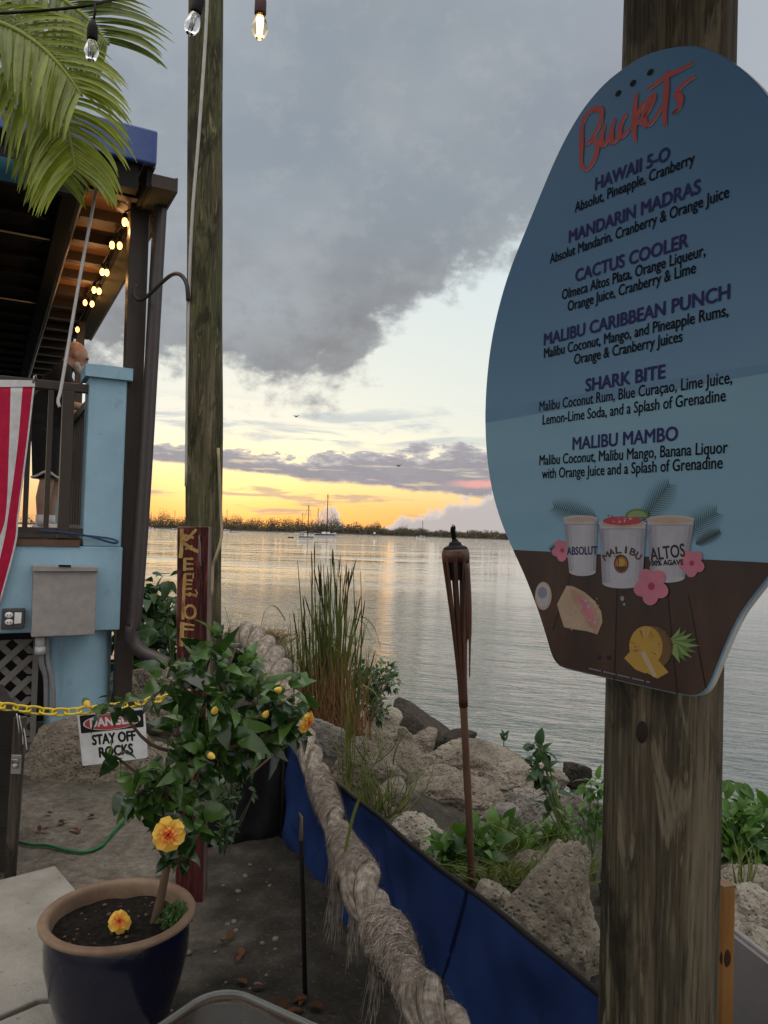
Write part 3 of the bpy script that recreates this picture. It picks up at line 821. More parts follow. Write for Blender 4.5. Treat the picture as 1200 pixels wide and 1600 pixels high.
# railing on the facade
rl = thing('deck_railing', W(-.6, .08, DECK), 'dark brown metal railing along the front of the deck beside the blue pillar', 'railing')
mb = MB(); sbox(mb, -4, s_l + .01, .05, .095, RZ - .03, RZ + .03); mb.build('top_rail', BROWNM, rl, smooth=False, bevel=.006)
mb = MB(); sbox(mb, -4, s_l + .01, .055, .09, DECK + .03, DECK + .07); mb.build('bottom_rail', BROWNM, rl, smooth=False)
for px in (76, 43, 10, -24, -58, -92):
    s0 = fac(px, 720, .06)[0]
    mb = MB(); sbox(mb, s0 - .016, s0 + .016, .056, .088, DECK + .07, RZ - .03); mb.build('baluster', BROWNM, rl, smooth=False)
s0 = fac(103, 720, .06)[0]
mb = MB(); sbox(mb, s0 - .036, s0 + .036, .036, .108, DECK, RZ - .03); mb.build('rail_post', BROWNM, rl, smooth=False, bevel=.004)
r2 = thing('deck_railing', W(s_l + .1, 2, DECK), 'brown railing on the water side of the deck in front of the bald man', 'railing')
sx = (s_l + s_r) / 2 - .04
mb = MB(); sbox(mb, sx - .03, sx + .03, .262, 3.39, RZ - .03, RZ + .03); mb.build('top_rail', BROWNM, r2, smooth=False)
mb = MB(); sbox(mb, sx - .02, sx + .02, .262, 3.39, DECK + .05, DECK + .09); mb.build('bottom_rail', BROWNM, r2, smooth=False)
for k in range(14):
    t_ = .45 + k * .21
    mb = MB(); sbox(mb, sx - .012, sx + .012, t_, t_ + .024, DECK + .09, RZ - .03); mb.build('baluster', BROWNM, r2, smooth=False)
# second low pillar on the deck and a dark chair behind the man
pl = thing('blue_pillar', W(fac(88, 800, 2.6)[0], 2.6, DECK), 'low pale blue pillar behind the legs of the bald man', 'pillar')
s0, s1 = fac(80, 790, 2.6)[0], fac(99, 790, 2.6)[0]
mb = MB(); sbox(mb, s0, s1, 2.6, 2.85, DECK + .002, fac(90, 738, 2.6)[1]); mb.build('shaft', STUC, pl, smooth=False, bevel=.01)
mb = MB(); zt = fac(90, 738, 2.6)[1]; sbox(mb, s0 - .03, s1 + .03, 2.57, 2.88, zt, zt + .06); mb.build('cap', STUC, pl, smooth=False, bevel=.01)

# flag on the rail
mb = MB(); tfl = -.03
rows = [(597, -110, [-96, -62, -45, -10, 17, 36, 52], 55), (700, -112, [-98, -66, -50, -18, 14, 27, 40.5], 43), (803, -116, [-100, -70, -56, -26, 9, 13, 27], 30), (850, -118, [-104, -76, -62, -38, -4, 5, 22], 25), (945, -126, [-110, -84, -74, -56, -30, -18, -3], 0)]
pal = [0, 1, 0, 1, 0, 1, 0, 1]
full = crom([[y, a] + b + [c] for y, a, b, c in rows], 6)
vs = []; nc = 4
for ri, r in enumerate(full):
    y = r[0]; xs_ = list(r[1:])
    for i in range(len(xs_) - 1):
        for k in range(nc):
            x = xs_[i] + (xs_[i + 1] - xs_[i]) * k / nc
            vs.append(fpt(x, y + (x - 55) * -.0, tfl - .012 - .014 * sin(x * .11 + ri * .12) * min(1, ri / 6)))
    vs.append(fpt(xs_[-1], y, tfl - .012))
cols_ = nc * (len(full[0]) - 2) + 1
fs, mi = [], []
for i in range(len(full) - 1):
    for j in range(cols_ - 1):
        fs.append((i * cols_ + j, i * cols_ + j + 1, (i + 1) * cols_ + j + 1, (i + 1) * cols_ + j))
        k = j // nc
        mi.append(1 if k in (1, 3, 5, 7) or k > 7 else 0)
mb.add(vs, fs); mb.mi = mi
fl = mb.build('flag', [RED, FWHITE], origin=fpt(0, 597, tfl))
tag(fl, 'red and white striped flag hung over the deck railing', 'flag')
mb = MB(); fprism(mb, [(-110, 592), (54, 594), (55, 604), (-110, 606)], tfl - .02, tfl - .005); h = mb.build('header_band', FWHITE, smooth=False)
h.parent = fl; h.data.transform(Matrix.Translation(-Vector(fl['_o'])))
mb = MB(); mb.tube([fpt(52, 598, tfl - .022), fpt(53, 588, tfl - .03), fpt(56, 586, tfl - .022), fpt(57, 597, tfl - .01)], .006, 6); h = mb.build('clip', STEEL); h.parent = fl; h.data.transform(Matrix.Translation(-Vector(fl['_o'])))
for o in (fl,):
    sd_ = o.modifiers.new('s', 'SOLIDIFY'); sd_.thickness = .002

# electrical box, outlet, lattice
eb_ = thing('electrical_box', W(*[fac(100, 940)[0], -.1, fac(100, 940)[1]]), 'grey enamel electrical cabinet on the blue wall above the pier', 'electrical box')
mb = MB(); fprism(mb, [(49, 996), (148, 992), (152, 892), (53, 889)], -.14, -.002); mb.build('body', GREYBOX, eb_, smooth=False, bevel=.006)
mb = MB(); fprism(mb, [(51, 893), (154, 893), (154, 886), (51, 884)], -.16, -.003); mb.build('lid', GREYBOX, eb_, smooth=False, bevel=.004)
mb = MB(); fprism(mb, [(92, 885.5), (111, 886), (111, 883), (92, 882.5)], -.17, -.15); mb.build('handle', BLK, eb_, smooth=False)
mb = MB(); mb.tube([fpt(63, 996, -.07), fpt(63, 1012, -.07)], .03, 14); mb.tube([fpt(63, 1010, -.07), fpt(63, 1022, -.07)], .034, 14); mb.build('conduit_fitting', plain('white_pvc', (.45, .45, .46), .5), eb_)
mb = MB(); mb.tube([fpt(*q) for q in crom([(64, 1018, -.07), (66, 1040, -.06), (72, 1060, -.05), (73, 1112, -.04)], 5)], .018, 10); mb.build('conduit', GREYPVC, eb_)
mb = MB(); mb.tube([fpt(*q) for q in crom([(74, 995, -.06), (74, 1030, -.06), (82, 1065, -.07), (84, 1112, -.07)], 5)], .016, 10); mb.build('conduit', GREYPVC, eb_)
ob = thing('outlet_box', W(fac(20, 965)[0], 0, fac(20, 965)[1]), 'weatherproof double outlet box on the blue wall beside the flag', 'outlet')
mb = MB(); fprism(mb, [(1, 984), (38, 982), (40, 951), (4, 952)], -.06, -.001); mb.build('housing', plain('dark_grey_plastic', (.06, .06, .065), .5), ob, smooth=False, bevel=.006)
for cx, cy in ((14, 961), (14, 972)):
    mb = MB(); c = fpt(cx, cy, -.063); mb.ell(c, (.024, .006, .019), M=Matrix.Rotation(yaw, 3, 'Z'))
    r_ = mb.build('receptacle', WHITEP, ob)
    mb = MB()
    for e in (-.008, .008): mb.box(c + U * e - V * .006, (.003, .003, .012), yaw)
    mb.build('slot', BLK, r_, smooth=False)
mb = MB(); fprism(mb, [(22, 975), (33, 974), (34, 957), (23, 957)], -.064, -.061); mb.build('switch_plate', WHITEP, ob, smooth=False, bevel=.002)

lt = thing('lattice_panel', W(fac(0, 1060)[0], .1, .2), 'grey wooden lattice screen under the deck beside the pier', 'lattice')
mb = MB(); sL, sR = fac(-90, 1060, .1)[0], fac(50, 1060, .1)[0]; zT, zB = fac(20, 1000, .1)[1], -.1
for sg in (1, -1):
    k = -1.2
    while k < 2.2:
        pts = []
        # strip s = sL + k + sg*(z-zB)
        a0 = sL + k if sg > 0 else sL + k + (zT - zB); z0 = zB; z1 = zT
        a1 = a0 + sg * (zT - zB)
        lo, hi = (a0, a1)
        # clip to [sL,sR]
        def cl(sv_):
            f = (sv_ - a0) / (a1 - a0); return zB + f * (zT - zB)
        sA, sB = a0, a1; zA, zB2 = zB, zT
        if min(sA, sB) < sR and max(sA, sB) > sL:
            if sA < sL: sA, zA = sL, cl(sL)
            if sA > sR: sA, zA = sR, cl(sR)
            if sB < sL: sB, zB2 = sL, cl(sL)
            if sB > sR: sB, zB2 = sR, cl(sR)
            tt = .10 if sg > 0 else .112
            hw = .028
            mb.prism([W(sA - hw, tt, zA), W(sA + hw, tt, zA), W(sB + hw, tt, zB2), W(sB - hw, tt, zB2)], V * .01)
        k += .135
mb.build('slats', LATT, lt, smooth=False)
mb = MB(); sbox(mb, sR - .0, sR + .035, .09, .13, zB, zT); mb.build('edge_batten', LATT, lt, smooth=False)

# bulbs under the eave
WARM = plain('warm_bulb', (.9, .6, .2), .3, emit=(1.0, .47, .11), estr=4)
FIL = plain('hot_filament', (1, .7, .3), .3, emit=(1.0, .62, .22), estr=7)
sl_ = thing('string_lights', W(s_gi - .12, 2, zc - .3), 'glowing warm bulbs strung under the deck eave', 'string lights')
bpx = [(195, 347), (204, 351), (175, 383), (187, 384), (160, 425), (167, 426), (147, 453), (155, 455), (133, 473), (144, 475), (121, 515)]
cord = []
for i, (x, y) in enumerate(bpx):
    off = .10 if i % 2 == 0 else .05
    p = on_plane(x, y, W(s_gi - off, 0, 0), U)
    mb = MB(); mb.ell(p, (.020, .020, .030), 10, 7); bl = mb.build('bulb', WARM, sl_)
    mb = MB(); mb.lathe([(.001, .065), (.016, .062), (.018, .028), (.001, .028)], p, 8); mb.build('socket', BLK, bl)
    cord.append(p + Vector((0, 0, .07 + .03 * (i % 2))))
    if i in (1, 4, 7, 9):
        pl_ = bpy.data.lights.new('bulb_light', 'POINT'); pl_.energy = 2.2; pl_.color = (1, .52, .18); pl_.shadow_soft_size = .03
        lo = bpy.data.objects.new('bulb_light', pl_); COL.objects.link(lo); lo.location = p - U * .06 - Vector((0, 0, .05))
mb = MB(); mb.tube([Vector(q) for q in crom([tuple(c) for c in cord], 4)], .006, 5); mb.build('cord', BLK, sl_)

# ropes and cables about the deck
mb = MB(); mb.tube([fpt(*q) for q in crom([(152, 290, -.06), (146, 320, -.06), (122, 450, -.06), (97, 598, -.06), (91, 625, -.07), (93, 636, -.07)], 5)], .011, 7)
tag(mb.build('white_rope', ROPEW, origin=fpt(122, 450, -.06)), 'thin white rope hanging from the blue roof edge down to the railing', 'rope')
mb = MB(); mb.tube([fpt(*q) for q in crom([(60, 829, -.02), (100, 832, -.03), (140, 838, -.03), (176, 848, -.03), (184, 846, -.02), (170, 841, -.01), (128, 836, -.01)], 5)], .007, 6)
tag(mb.build('blue_cord', plain('navy_cord', (.02, .05, .12), .6), origin=fpt(140, 838, -.03)), 'dark blue cord looped along the deck edge below the pillar', 'cord')

# ================================================================== MAN ON THE DECK
SKIN = M_('tanned_skin', [(.3, (.30, .18, .13)), (.7, (.40, .255, .19))], 14, rough=.5, spec=.4)
SHIRT = M_('black_cotton', (.018, .017, .018), 8, rough=.9, bump=.2)
TRIM = plain('white_trim', (.62, .62, .62), .7)
BEARD = M_('white_beard_hair', (.55, .53, .50), 60, rough=.9, bump=.6)
SOCK = plain('white_sock', (.62, .60, .60), .8)
mp = P(64, 829, 6.9)
mp.z = DECK
man = thing('person', mp, 'bald bearded man in black shirt and black shorts leaning on the deck railing', 'person')
Xf, Yf = U, V  # faces along U, left hand side is V
def H(x, y, z): return mp + Xf * x + Yf * y + Vector((0, 0, z))
MR = Matrix((Xf, Yf, Vector((0, 0, 1)))).transposed()
b = MB()
def limb(mb, pts, rs, seg=12):
    pts = [H(*p) for p in pts]
    mb.tube(pts, rs, seg)
    for p, r in zip(pts, rs): mb.ell(p, (r, r, r), 12, 8)
# legs
for y in (-.10, .09):
    x0 = .02 if y < 0 else .09
    limb(b, [(.0, y, .90), (x0 - .01, y, .68), (x0 + .01, y * 1.05, .50), (x0 - .02, y * 1.1, .32), (x0 - .02, y * 1.1, .09)], [.098, .085, .062, .062, .042])
    limb(b, [(x0 - .05, y * 1.1, .04), (x0 + .06, y * 1.15, .035), (x0 + .14, y * 1.2, .03)], [.036, .04, .032])
# torso leaning forward
b.ell(H(.0, 0, .95), (.15, .175, .14), M=MR); b.ell(H(.03, 0, 1.12), (.15, .17, .18), M=MR); b.ell(H(.09, 0, 1.32), (.14, .19, .16), M=MR)
limb(b, [(.11, -.17, 1.44), (.11, .17, 1.44)], [.075, .075]); limb(b, [(.12, 0, 1.46), (.18, 0, 1.57)], [.072, .066])
# head
HR = MR @ Matrix.Rotation(.42, 3, 'Y')
hc_ = H(.235, 0, 1.645)
b.ell(hc_, (.102, .078, .105), 20, 14, M=HR); b.ell(hc_ + HR @ Vector((-.02, 0, .03)), (.092, .08, .085), 20, 14, M=HR)
b.ell(hc_ + HR @ Vector((.055, 0, -.065)), (.052, .055, .055), M=HR)
b.ell(hc_ + HR @ Vector((.108, 0, -.022)), (.022, .014, .026), M=HR); b.ell(hc_ + HR @ Vector((.094, 0, .02)), (.02, .055, .014), M=HR)
for sg in (-1, 1): b.ell(hc_ + HR @ Vector((-.008, sg * .082, -.015)), (.02, .011, .032), M=HR)
# arms: both forearms reach forward to the rail
for sg in (-1, 1):
    sh, elb, wr = (.11, .20 * sg, 1.42), (.17, .26 * sg, 1.15), (.40, .20 * sg, 1.13)
    limb(b, [sh, (.14, .235 * sg, 1.28), elb, (.29, .235 * sg, 1.135), wr], [.062, .052, .043, .04, .029])
    b.ell(H(.445, .19 * sg, 1.125), (.048, .036, .018), M=MR)
    for k in range(4):
        yk = .19 * sg + (k - 1.5) * .019
        L_ = (.055, .066, .06, .045)[k]
        limb(b, [(.48, yk, 1.127), (.48 + L_ * .55, yk, 1.122), (.48 + L_ * .9, yk, 1.10), (.48 + L_ * .95, yk, 1.08)], [.0095, .009, .0085, .007], 8)
    limb(b, [(.425, .19 * sg - sg * .03, 1.12), (.455, .19 * sg - sg * .05, 1.108), (.48, .19 * sg - sg * .052, 1.095)], [.012, .011, .009], 8)
remeshed(b, 'body', SKIN, man, .0085, 3)
mb = MB()
mb.ell(H(.0, 0, .99), (.172, .195, .13), M=MR); mb.ell(H(.03, 0, 1.12), (.172, .192, .19), M=MR); mb.ell(H(.09, 0, 1.32), (.16, .208, .17), M=MR)
limb(mb, [(.11, -.17, 1.44), (.11, .17, 1.44)], [.088, .088]); limb(mb, [(.115, 0, 1.45), (.15, 0, 1.52)], [.09, .075])
for sg in (-1, 1): limb(mb, [(.11, .20 * sg, 1.42), (.145, .24 * sg, 1.26), (.15, .245 * sg, 1.24)], [.078, .075, .074])
remeshed(mb, 't_shirt', SHIRT, man, .011, 4)
mb = MB(); mb.ell(H(.0, 0, .93), (.172, .195, .14), M=MR)
for y in (-.10, .09):
    x0 = .02 if y < 0 else .09
    mb.tube([H(.0, y, .92), H(x0 - .01, y, .70), H(x0 - .005, y * 1.05, .50)], [.118, .118, .112], 16)
sh_ = remeshed(mb, 'shorts', SHIRT, man, .011, 3)
mb = MB()
for y in (-.10, .09):
    x0 = .02 if y < 0 else .09
    ring = []
    for k in range(25):
        a_ = 2 * pi * k / 24; ring.append(H(x0 - .005 + cos(a_) * .113, y * 1.05 + sin(a_) * .113, .50 + .05 * max(0, -sin(a_)) ** 6 if y < 0 else .50))
    mb.tube(ring, .012, 6, cap=False)
mb.build('hem', TRIM, sh_)
mb = MB(); mb.ell(hc_ + HR @ Vector((.072, 0, -.105)), (.045, .05, .055), M=HR); mb.ell(hc_ + HR @ Vector((.04, 0, -.085)), (.05, .068, .05), M=HR); mb.ell(hc_ + HR @ Vector((.105, 0, -.062)), (.014, .034, .012), M=HR)
remeshed(mb, 'beard', BEARD, man, .008, 2)
EYEM = plain('dark_eye', (.03, .02, .02), .2)
for sg in (-1, 1):
    mb = MB(); mb.ell(hc_ + HR @ Vector((.097, sg * .032, .004)), (.008, .011, .007), M=HR)
    mb.build('eye', EYEM, man)
for y in (-.10, .09):
    x0 = .02 if y < 0 else .09
    mb = MB(); mb.tube([H(x0 - .02, y * 1.1, .07), H(x0 - .02, y * 1.1, .17)], [.055, .05], 14); mb.build('sock', SOCK, man)
    mb = MB(); limb(mb, [(x0 - .06, y * 1.1, .045), (x0 + .05, y * 1.15, .045), (x0 + .15, y * 1.2, .035)], [.048, .05, .04])
    mb.box(H(x0 + .045, y * 1.15, .012), (.29, .095, .022), yaw)
    remeshed(mb, 'shoe', SOCK, man, .009, 2)

# ================================================================== WOODEN POLES
def pole(name, top, bot, r0, r1, mat, seg=28, n=60, wob=.006):
    top, bot = Vector(top), Vector(bot); mb = MB(); pts, rs = [], []
    vs, fs = [], []
    for i in range(n + 1):
        c = bot.lerp(top, i / n); r = r0 + (r1 - r0) * i / n
        for k in range(seg):
            a = 2 * pi * k / seg
            q = r + mnoise.noise(Vector((cos(a) * 2, sin(a) * 2, c.z * 1.2))) * wob + mnoise.noise(Vector((cos(a) * 9, sin(a) * 9, c.z * .8))) * wob * .35
            vs.append(c + Vector((cos(a) * q, sin(a) * q, 0)))
    for i in range(n):
        for k in range(seg): fs.append((i * seg + k, i * seg + (k + 1) % seg, (i + 1) * seg + (k + 1) % seg, (i + 1) * seg + k))
    fs.append(tuple(n * seg + k for k in range(seg)))
    mb.add(vs, fs)
    return mb
DP = 4.6
tp, bt = P(322, -160, DP), P(318, 820, DP)
k = (-.35 - bt.z) / (tp.z - bt.z)
mb = pole('p', tp, bt.lerp(tp, k), 28.5 / 1200 * DP, 26.5 / 1200 * DP, POLE1)
mb.v = [Vector(v) for v in mb.v]
ob_ = mb.build('utility_pole', POLE1, origin=bt.lerp(tp, k)); tag(ob_, 'tall round greenish wooden pole behind the red painted post', 'pole')
def on_pole(px, py, dd=0.0): return P(px, py, DP - .118 - dd)
mb = MB(); mb.tube([P(*q) for q in crom([(326, -60, DP - .125), (321, 60, DP - .125), (310, 220, DP - .115), (301, 330, DP - .10), (296, 440, DP - .085), (293, 600, DP - .07), (291, 760, DP - .07)], 6)], .010, 7)
tag(mb.build('white_cable', plain('grey_white_cable', (.42, .42, .40), .6), origin=P(301, 330, DP)), 'thin pale cable running down the tall wooden pole', 'cable')
mb = MB(); mb.tube([P(*q) for q in crom([(341, 700, DP - .09), (345, 800, DP - .06), (346, 838, DP - .09), (338, 868, DP - .12), (333, 885, DP - .10), (331, 930, DP - .11)], 6)], .009, 7)
tag(mb.build('loose_cable', plain('tan_cable', (.30, .25, .16), .6), origin=P(340, 850, DP)), 'loose tan cable looping off the edge of the wooden pole above the red post', 'cable')
mb = MB(); mb.tube([P(*q) for q in crom([(214, 446, 5.26), (209, 456, 5.24), (212, 466, 5.22), (222, 468, 5.2), (238, 456, 5.05), (258, 437, 4.85), (272, 428, 4.7), (284, 431, 4.55), (292, 446, 4.5), (294, 470, 4.5)], 6)], .0125, 8)
tag(mb.build('black_cable', plain('black_rubber', (.03, .028, .03), .5), origin=P(250, 440, 4.9)), 'curved black cable between the deck post and the wooden pole', 'cable')

# menu post in front
PC = Vector((.52, 1.40, 0)); PR = .1005
def post_axis(px, py): 
    d = 1.40; p = P(px, py, d); return p
pa, pb = P(1061, 40, 1.40), P(1033, 1300, 1.40)
k0 = (-.15 - pb.z) / (pa.z - pb.z); k1 = (3.012 - pb.z) / (pa.z - pb.z)
mb = pole('p', pb.lerp(pa, k1), pb.lerp(pa, k0), PR * 1.03, PR * .955, POLE2, 40, 70, .004)
menu_post = mb.build('round_post', POLE2, origin=pb.lerp(pa, k0)); tag(menu_post, 'thick round grey wooden post that carries the drinks menu board', 'post')
kn = P(1003, 1144, 1.40 - .099)
mb = MB(); mb.ell(kn, (.010, .006, .019)); mb.build('knot', plain('dark_knot', (.025, .02, .016), .9), menu_post)

# red painted post
DR = 2.9
rp = thing('painted_post', P(304, 1440, DR), 'square post with flaking dark red paint and yellow lettering behind the hibiscus', 'post')
REDP = pole_mat('flaking_red_paint', (.026, .008, .008), (.085, .016, .016), (.17, .05, .04), (.10, .035, .028), .5)
SIDE = pole_mat('faded_pink_wood', (.12, .08, .07), (.22, .15, .13), (.32, .24, .20), (.18, .13, .10), .5)
tl, tr, bl_, br = P(277, 823, DR), P(326, 823, DR), P(273, 1450, DR), P(316, 1450, DR)
rt, rb = P(331.5, 824, DR + .11), P(322, 1446, DR + .11); lt_, lb = P(278, 824, DR + .11), P(272, 1446, DR + .11)
for q in (bl_, br, rb, lb): q.z = -.05
mb = MB(); mb.hexa([bl_, br, rb, lb, tl, tr, rt, lt_])
mb.f = mb.f; mb.mi = [0, 1, 0, 1, 0, 1]
mb.build('post', [REDP, SIDE], rp, smooth=False, bevel=.004)
YEL = M_('worn_yellow_paint', [(.3, (.13, .05, .03)), (.46, (.42, .26, .09)), (.8, (.60, .42, .17))], 55, (1, 1, .2), rough=.8)
FRN = Vector((0, -1, 0)); FRN = (tr - tl).cross(tl - bl_).normalized()
if FRN.y > 0: FRN = -FRN
def rface(px, py, off=.0016): return on_plane(px, py, tl + FRN * off, FRN)
mb = MB()
def rstroke(pts, wpx, jag=1.0):
    pts = [np.array(p, float) for p in pts]
    q = []
    for i in range(len(pts) - 1):
        n_ = max(2, int(np.linalg.norm(pts[i + 1] - pts[i]) / 2.5))
        for k in range(n_): q.append(pts[i] + (pts[i + 1] - pts[i]) * k / n_)
    q.append(pts[-1])
    L_, R_ = [], []
    for i, p in enumerate(q):
        d = q[min(i + 1, len(q) - 1)] - q[max(0, i - 1)]; d = d / (np.linalg.norm(d) + 1e-9); nn = np.array([-d[1], d[0]])
        L_.append(p + nn * (wpx / 2 + rnd(-jag, jag) * .5)); R_.append(p - nn * (wpx / 2 + rnd(-jag, jag) * .5))
    vs = []
    for a_, c_ in zip(L_, R_): vs += [rface(*a_), rface(*c_)]
    mb.add(vs, [(i * 2, i * 2 + 1, i * 2 + 3, i * 2 + 2) for i in range(len(q) - 1)])
# baseline streak on the left and letters turned a quarter to the right
rstroke([(284, 826), (284, 850), (282, 872)], 6); rstroke([(307, 827), (290, 845), (287, 836), (303, 840)], 4)
rstroke([(284, 846), (297, 856), (310, 862)], 5); rstroke([(289, 858), (301, 853)], 3)
rstroke([(289, 872), (288, 892)], 5)
for y in (873, 881, 889): rstroke([(289, y), (302, y)], 3.4)
rstroke([(289, 897), (288, 912), (287, 932)], 5); rstroke([(288, 897), (302, 897)], 3); rstroke([(302, 895), (302, 904)], 2.5); rstroke([(288, 906), (301, 907)], 3.2)
for y in (913, 920): rstroke([(288, y), (300, y)], 3)
rstroke([(288, 928), (306, 930)], 3.2); rstroke([(305, 921), (308, 926), (306, 932), (296, 926), (296, 932)], 2.6)
rstroke([(287, 932), (286, 952), (286, 968)], 5)
rstroke([(297 + 8.5 * cos(a_), 956 + 10 * sin(a_)) for a_ in np.linspace(0, 2 * pi, 18)], 4)
rstroke([(285, 972), (284, 990), (283, 1010)], 7); rstroke([(288, 975), (304, 977)], 3); rstroke([(288, 983), (303, 984)], 3)
rstroke([(286, 997), (303, 999)], 3); rstroke([(285, 1006), (300, 1007)], 3)
mb.build('lettering', YEL, rp, smooth=False)
for _ in range(1):
    mb = MB(); mb.strip([rface(314, 838, .0018), rface(316, 880, .0018), rface(317, 930, .0018), rface(319, 985, .0018), rface(322, 1010, .0018)], [.0016, .0022, .0026, .002, .001], Vector((1, 0, 0)))
    mb.build('crack', BLK, rp, smooth=False)
    mb = MB(); mb.strip([rface(311, 836, .002), rface(312, 852, .002), rface(312, 872, .002), rface(314, 884, .002)], [.002, .005, .0055, .002], Vector((1, 0, 0)))
    mb.build('bare_patch', SIDE, rp, smooth=False)
# ================================================================== MENU BOARD (shaped like a skim board)
BN = Vector((-.832, -.555, 0)).normalized(); BU = Vector((.555, -.832, 0)).normalized()
BP = Vector((.32 * 1.3, 1.3, CAM.z))
def bd(px, py, off=0.0): return on_plane(px, py, BP + BN * off, BN)
def bst(px, py):
    q = bd(px, py) - BP; return q.dot(BU), q.z
def bxy(s_, t_, off=0.0): return BP + BU * s_ + Vector((0, 0, t_)) + BN * off
out = [(1082, 72), (1048, 75), (1010, 86), (976, 106), (945, 131), (915, 166), (890, 206), (868, 250), (845, 304), (822, 360), (800, 415), (784, 465), (771, 520), (763, 575), (759, 635), (760, 695),
       (766, 748), (776, 792), (790, 832), (806, 868), (823, 906), (840, 950), (853, 990), (862, 1020), (870, 1036), (886, 1045), (945, 1059), (1018, 1076), (1066, 1086), (1088, 1088), (1102, 1082), (1113, 1066),
       (1126, 1034), (1141, 998), (1160, 960), (1185, 926), (1215, 888), (1246, 846), (1272, 790), (1290, 710), (1298, 600), (1292, 470), (1276, 350), (1254, 262), (1232, 205), (1200, 150), (1172, 119), (1143, 96), (1112, 79)]
O2 = [bst(*p) for p in out]
_m = len(O2); O2 = [tuple(p) for p in crom(O2[-2:] + O2 + O2[:3], 4)][8:8 + 4 * _m]
board = thing('menu_board', BP + Vector((0, 0, -.5)), 'blue skim board shaped drinks menu mounted on the thick wooden post', 'menu board')
BTH = .013
mb = MB(); n = len(O2)
vs = [bxy(*p) for p in O2] + [bxy(*p, -BTH) for p in O2]
c2 = (sum(p[0] for p in O2) / n, sum(p[1] for p in O2) / n)
ins = [bxy(c2[0] + (p[0] - c2[0]) * .994, c2[1] + (p[1] - c2[1]) * .996, .0025) for p in O2]
vs += ins
fs = [(i, n + i, n + (i + 1) % n, (i + 1) % n) for i in range(n)] + [(2 * n + i, i, (i + 1) % n, 2 * n + (i + 1) % n) for i in range(n)] + [tuple(range(2 * n, 3 * n)), tuple(range(2 * n - 1, n - 1, -1))]
mb.add(vs, fs, 1); mb.mi[-2] = 0
for i in range(n, 2 * n): mb.mi[i] = 0
m, g, b_ = shader('printed_blue_laminate')
zz = g.sep(g.coord())[2]     # the print: deep blue at the top, paler lower down (local z)
n_ = g.noise(g.coord(), 6, 4, .6)
g.put(b_.inputs['Base Color'], g.ramp(g.m('ADD', g.m('MULTIPLY', zz, .95), (n_ - .5) * .06), [(0.05, (.205, .365, .495)), (.45, (.180, .335, .475)), (.68, (.132, .268, .42)), (1.0, (.070, .175, .325))]))
b_.inputs['Roughness'].default_value = .38; b_.inputs['Specular IOR Level'].default_value = .35
BLUEP = m
mb.build('board', [BLUEP, plain('white_board_edge', (.62, .62, .60), .5)], board, smooth=False)
OFF0 = .0031
INNER = [(c2[0] + (p[0] - c2[0]) * .992, c2[1] + (p[1] - c2[1]) * .995) for p in O2]
def clip(poly, a, c, keep):
    """keep the side of the line a->c where cross*keep > 0"""
    def sd_(p): return ((c[0] - a[0]) * (p[1] - a[1]) - (c[1] - a[1]) * (p[0] - a[0])) * keep
    o = []
    for i in range(len(poly)):
        p, q = poly[i], poly[(i + 1) % len(poly)]; dp, dq = sd_(p), sd_(q)
        if dp >= 0: o.append(p)
        if (dp >= 0) != (dq >= 0):
            t = dp / (dp - dq); o.append((p[0] + (q[0] - p[0]) * t, p[1] + (q[1] - p[1]) * t))
    return o
def on_board(mb, poly, off, mi=0, tint=.5): mb.add([bxy(p[0], p[1], off) for p in poly], [tuple(range(len(poly)))], mi, tint)
def pxpoly(mb, px, off, mi=0): on_board(mb, [bst(*p) for p in px], off, mi)
# printed sea, horizon band and plank table
SEAP = M_('printed_sea', [(.3, (.172, .340, .470)), (.7, (.205, .380, .510))], 4, (1, 1, 3), rough=.38, spec=.35)
BANDP = M_('printed_horizon', (.108, .228, .378), 5, rough=.38, spec=.35)
PLANK = M_('printed_planks', [(.3, (.016, .008, .006)), (.5, (.042, .019, .013)), (.75, (.095, .044, .030))], 9, (1, 1, .35), rough=.38, spec=.35)
h0, h1 = bst(755, 655), bst(1200, 575); w0, w1 = bst(800, 859), bst(1200, 879)
mb = MB(); sea = clip(clip(INNER, h0, h1, -1), w0, w1, 1); on_board(mb, sea, OFF0)
mb.build('printed_sea', SEAP, board, smooth=False)
mb = MB(); b0, b1 = bst(755, 641), bst(1200, 568)
m0, m1 = bst(755, 662), bst(1200, 583)
on_board(mb, clip(clip(INNER, m0, m1, 1), b0, b1, -1), OFF0 + .0003); mb.build('printed_horizon', BANDP, board, smooth=False)
mb = MB(); on_board(mb, clip(INNER, w0, w1, -1), OFF0 + .0003)
mb.build('printed_table', PLANK, board, smooth=False)
SEAM = plain('printed_seam', (.010, .006, .005), .4)
mb = MB()
for a_, c_ in (((905, 862), (866, 985)), ((968, 866), (962, 1062)), ((1040, 870), (1060, 1084)), ((1078, 930), (1105, 1075))):
    s0, s1 = bst(*a_), bst(*c_); on_board(mb, [(s0[0] - .001, s0[1]), (s0[0] + .001, s0[1]), (s1[0] + .0015, s1[1]), (s1[0] - .0015, s1[1])], OFF0 + .0006)
mb.build('printed_seams', SEAM, board, smooth=False)

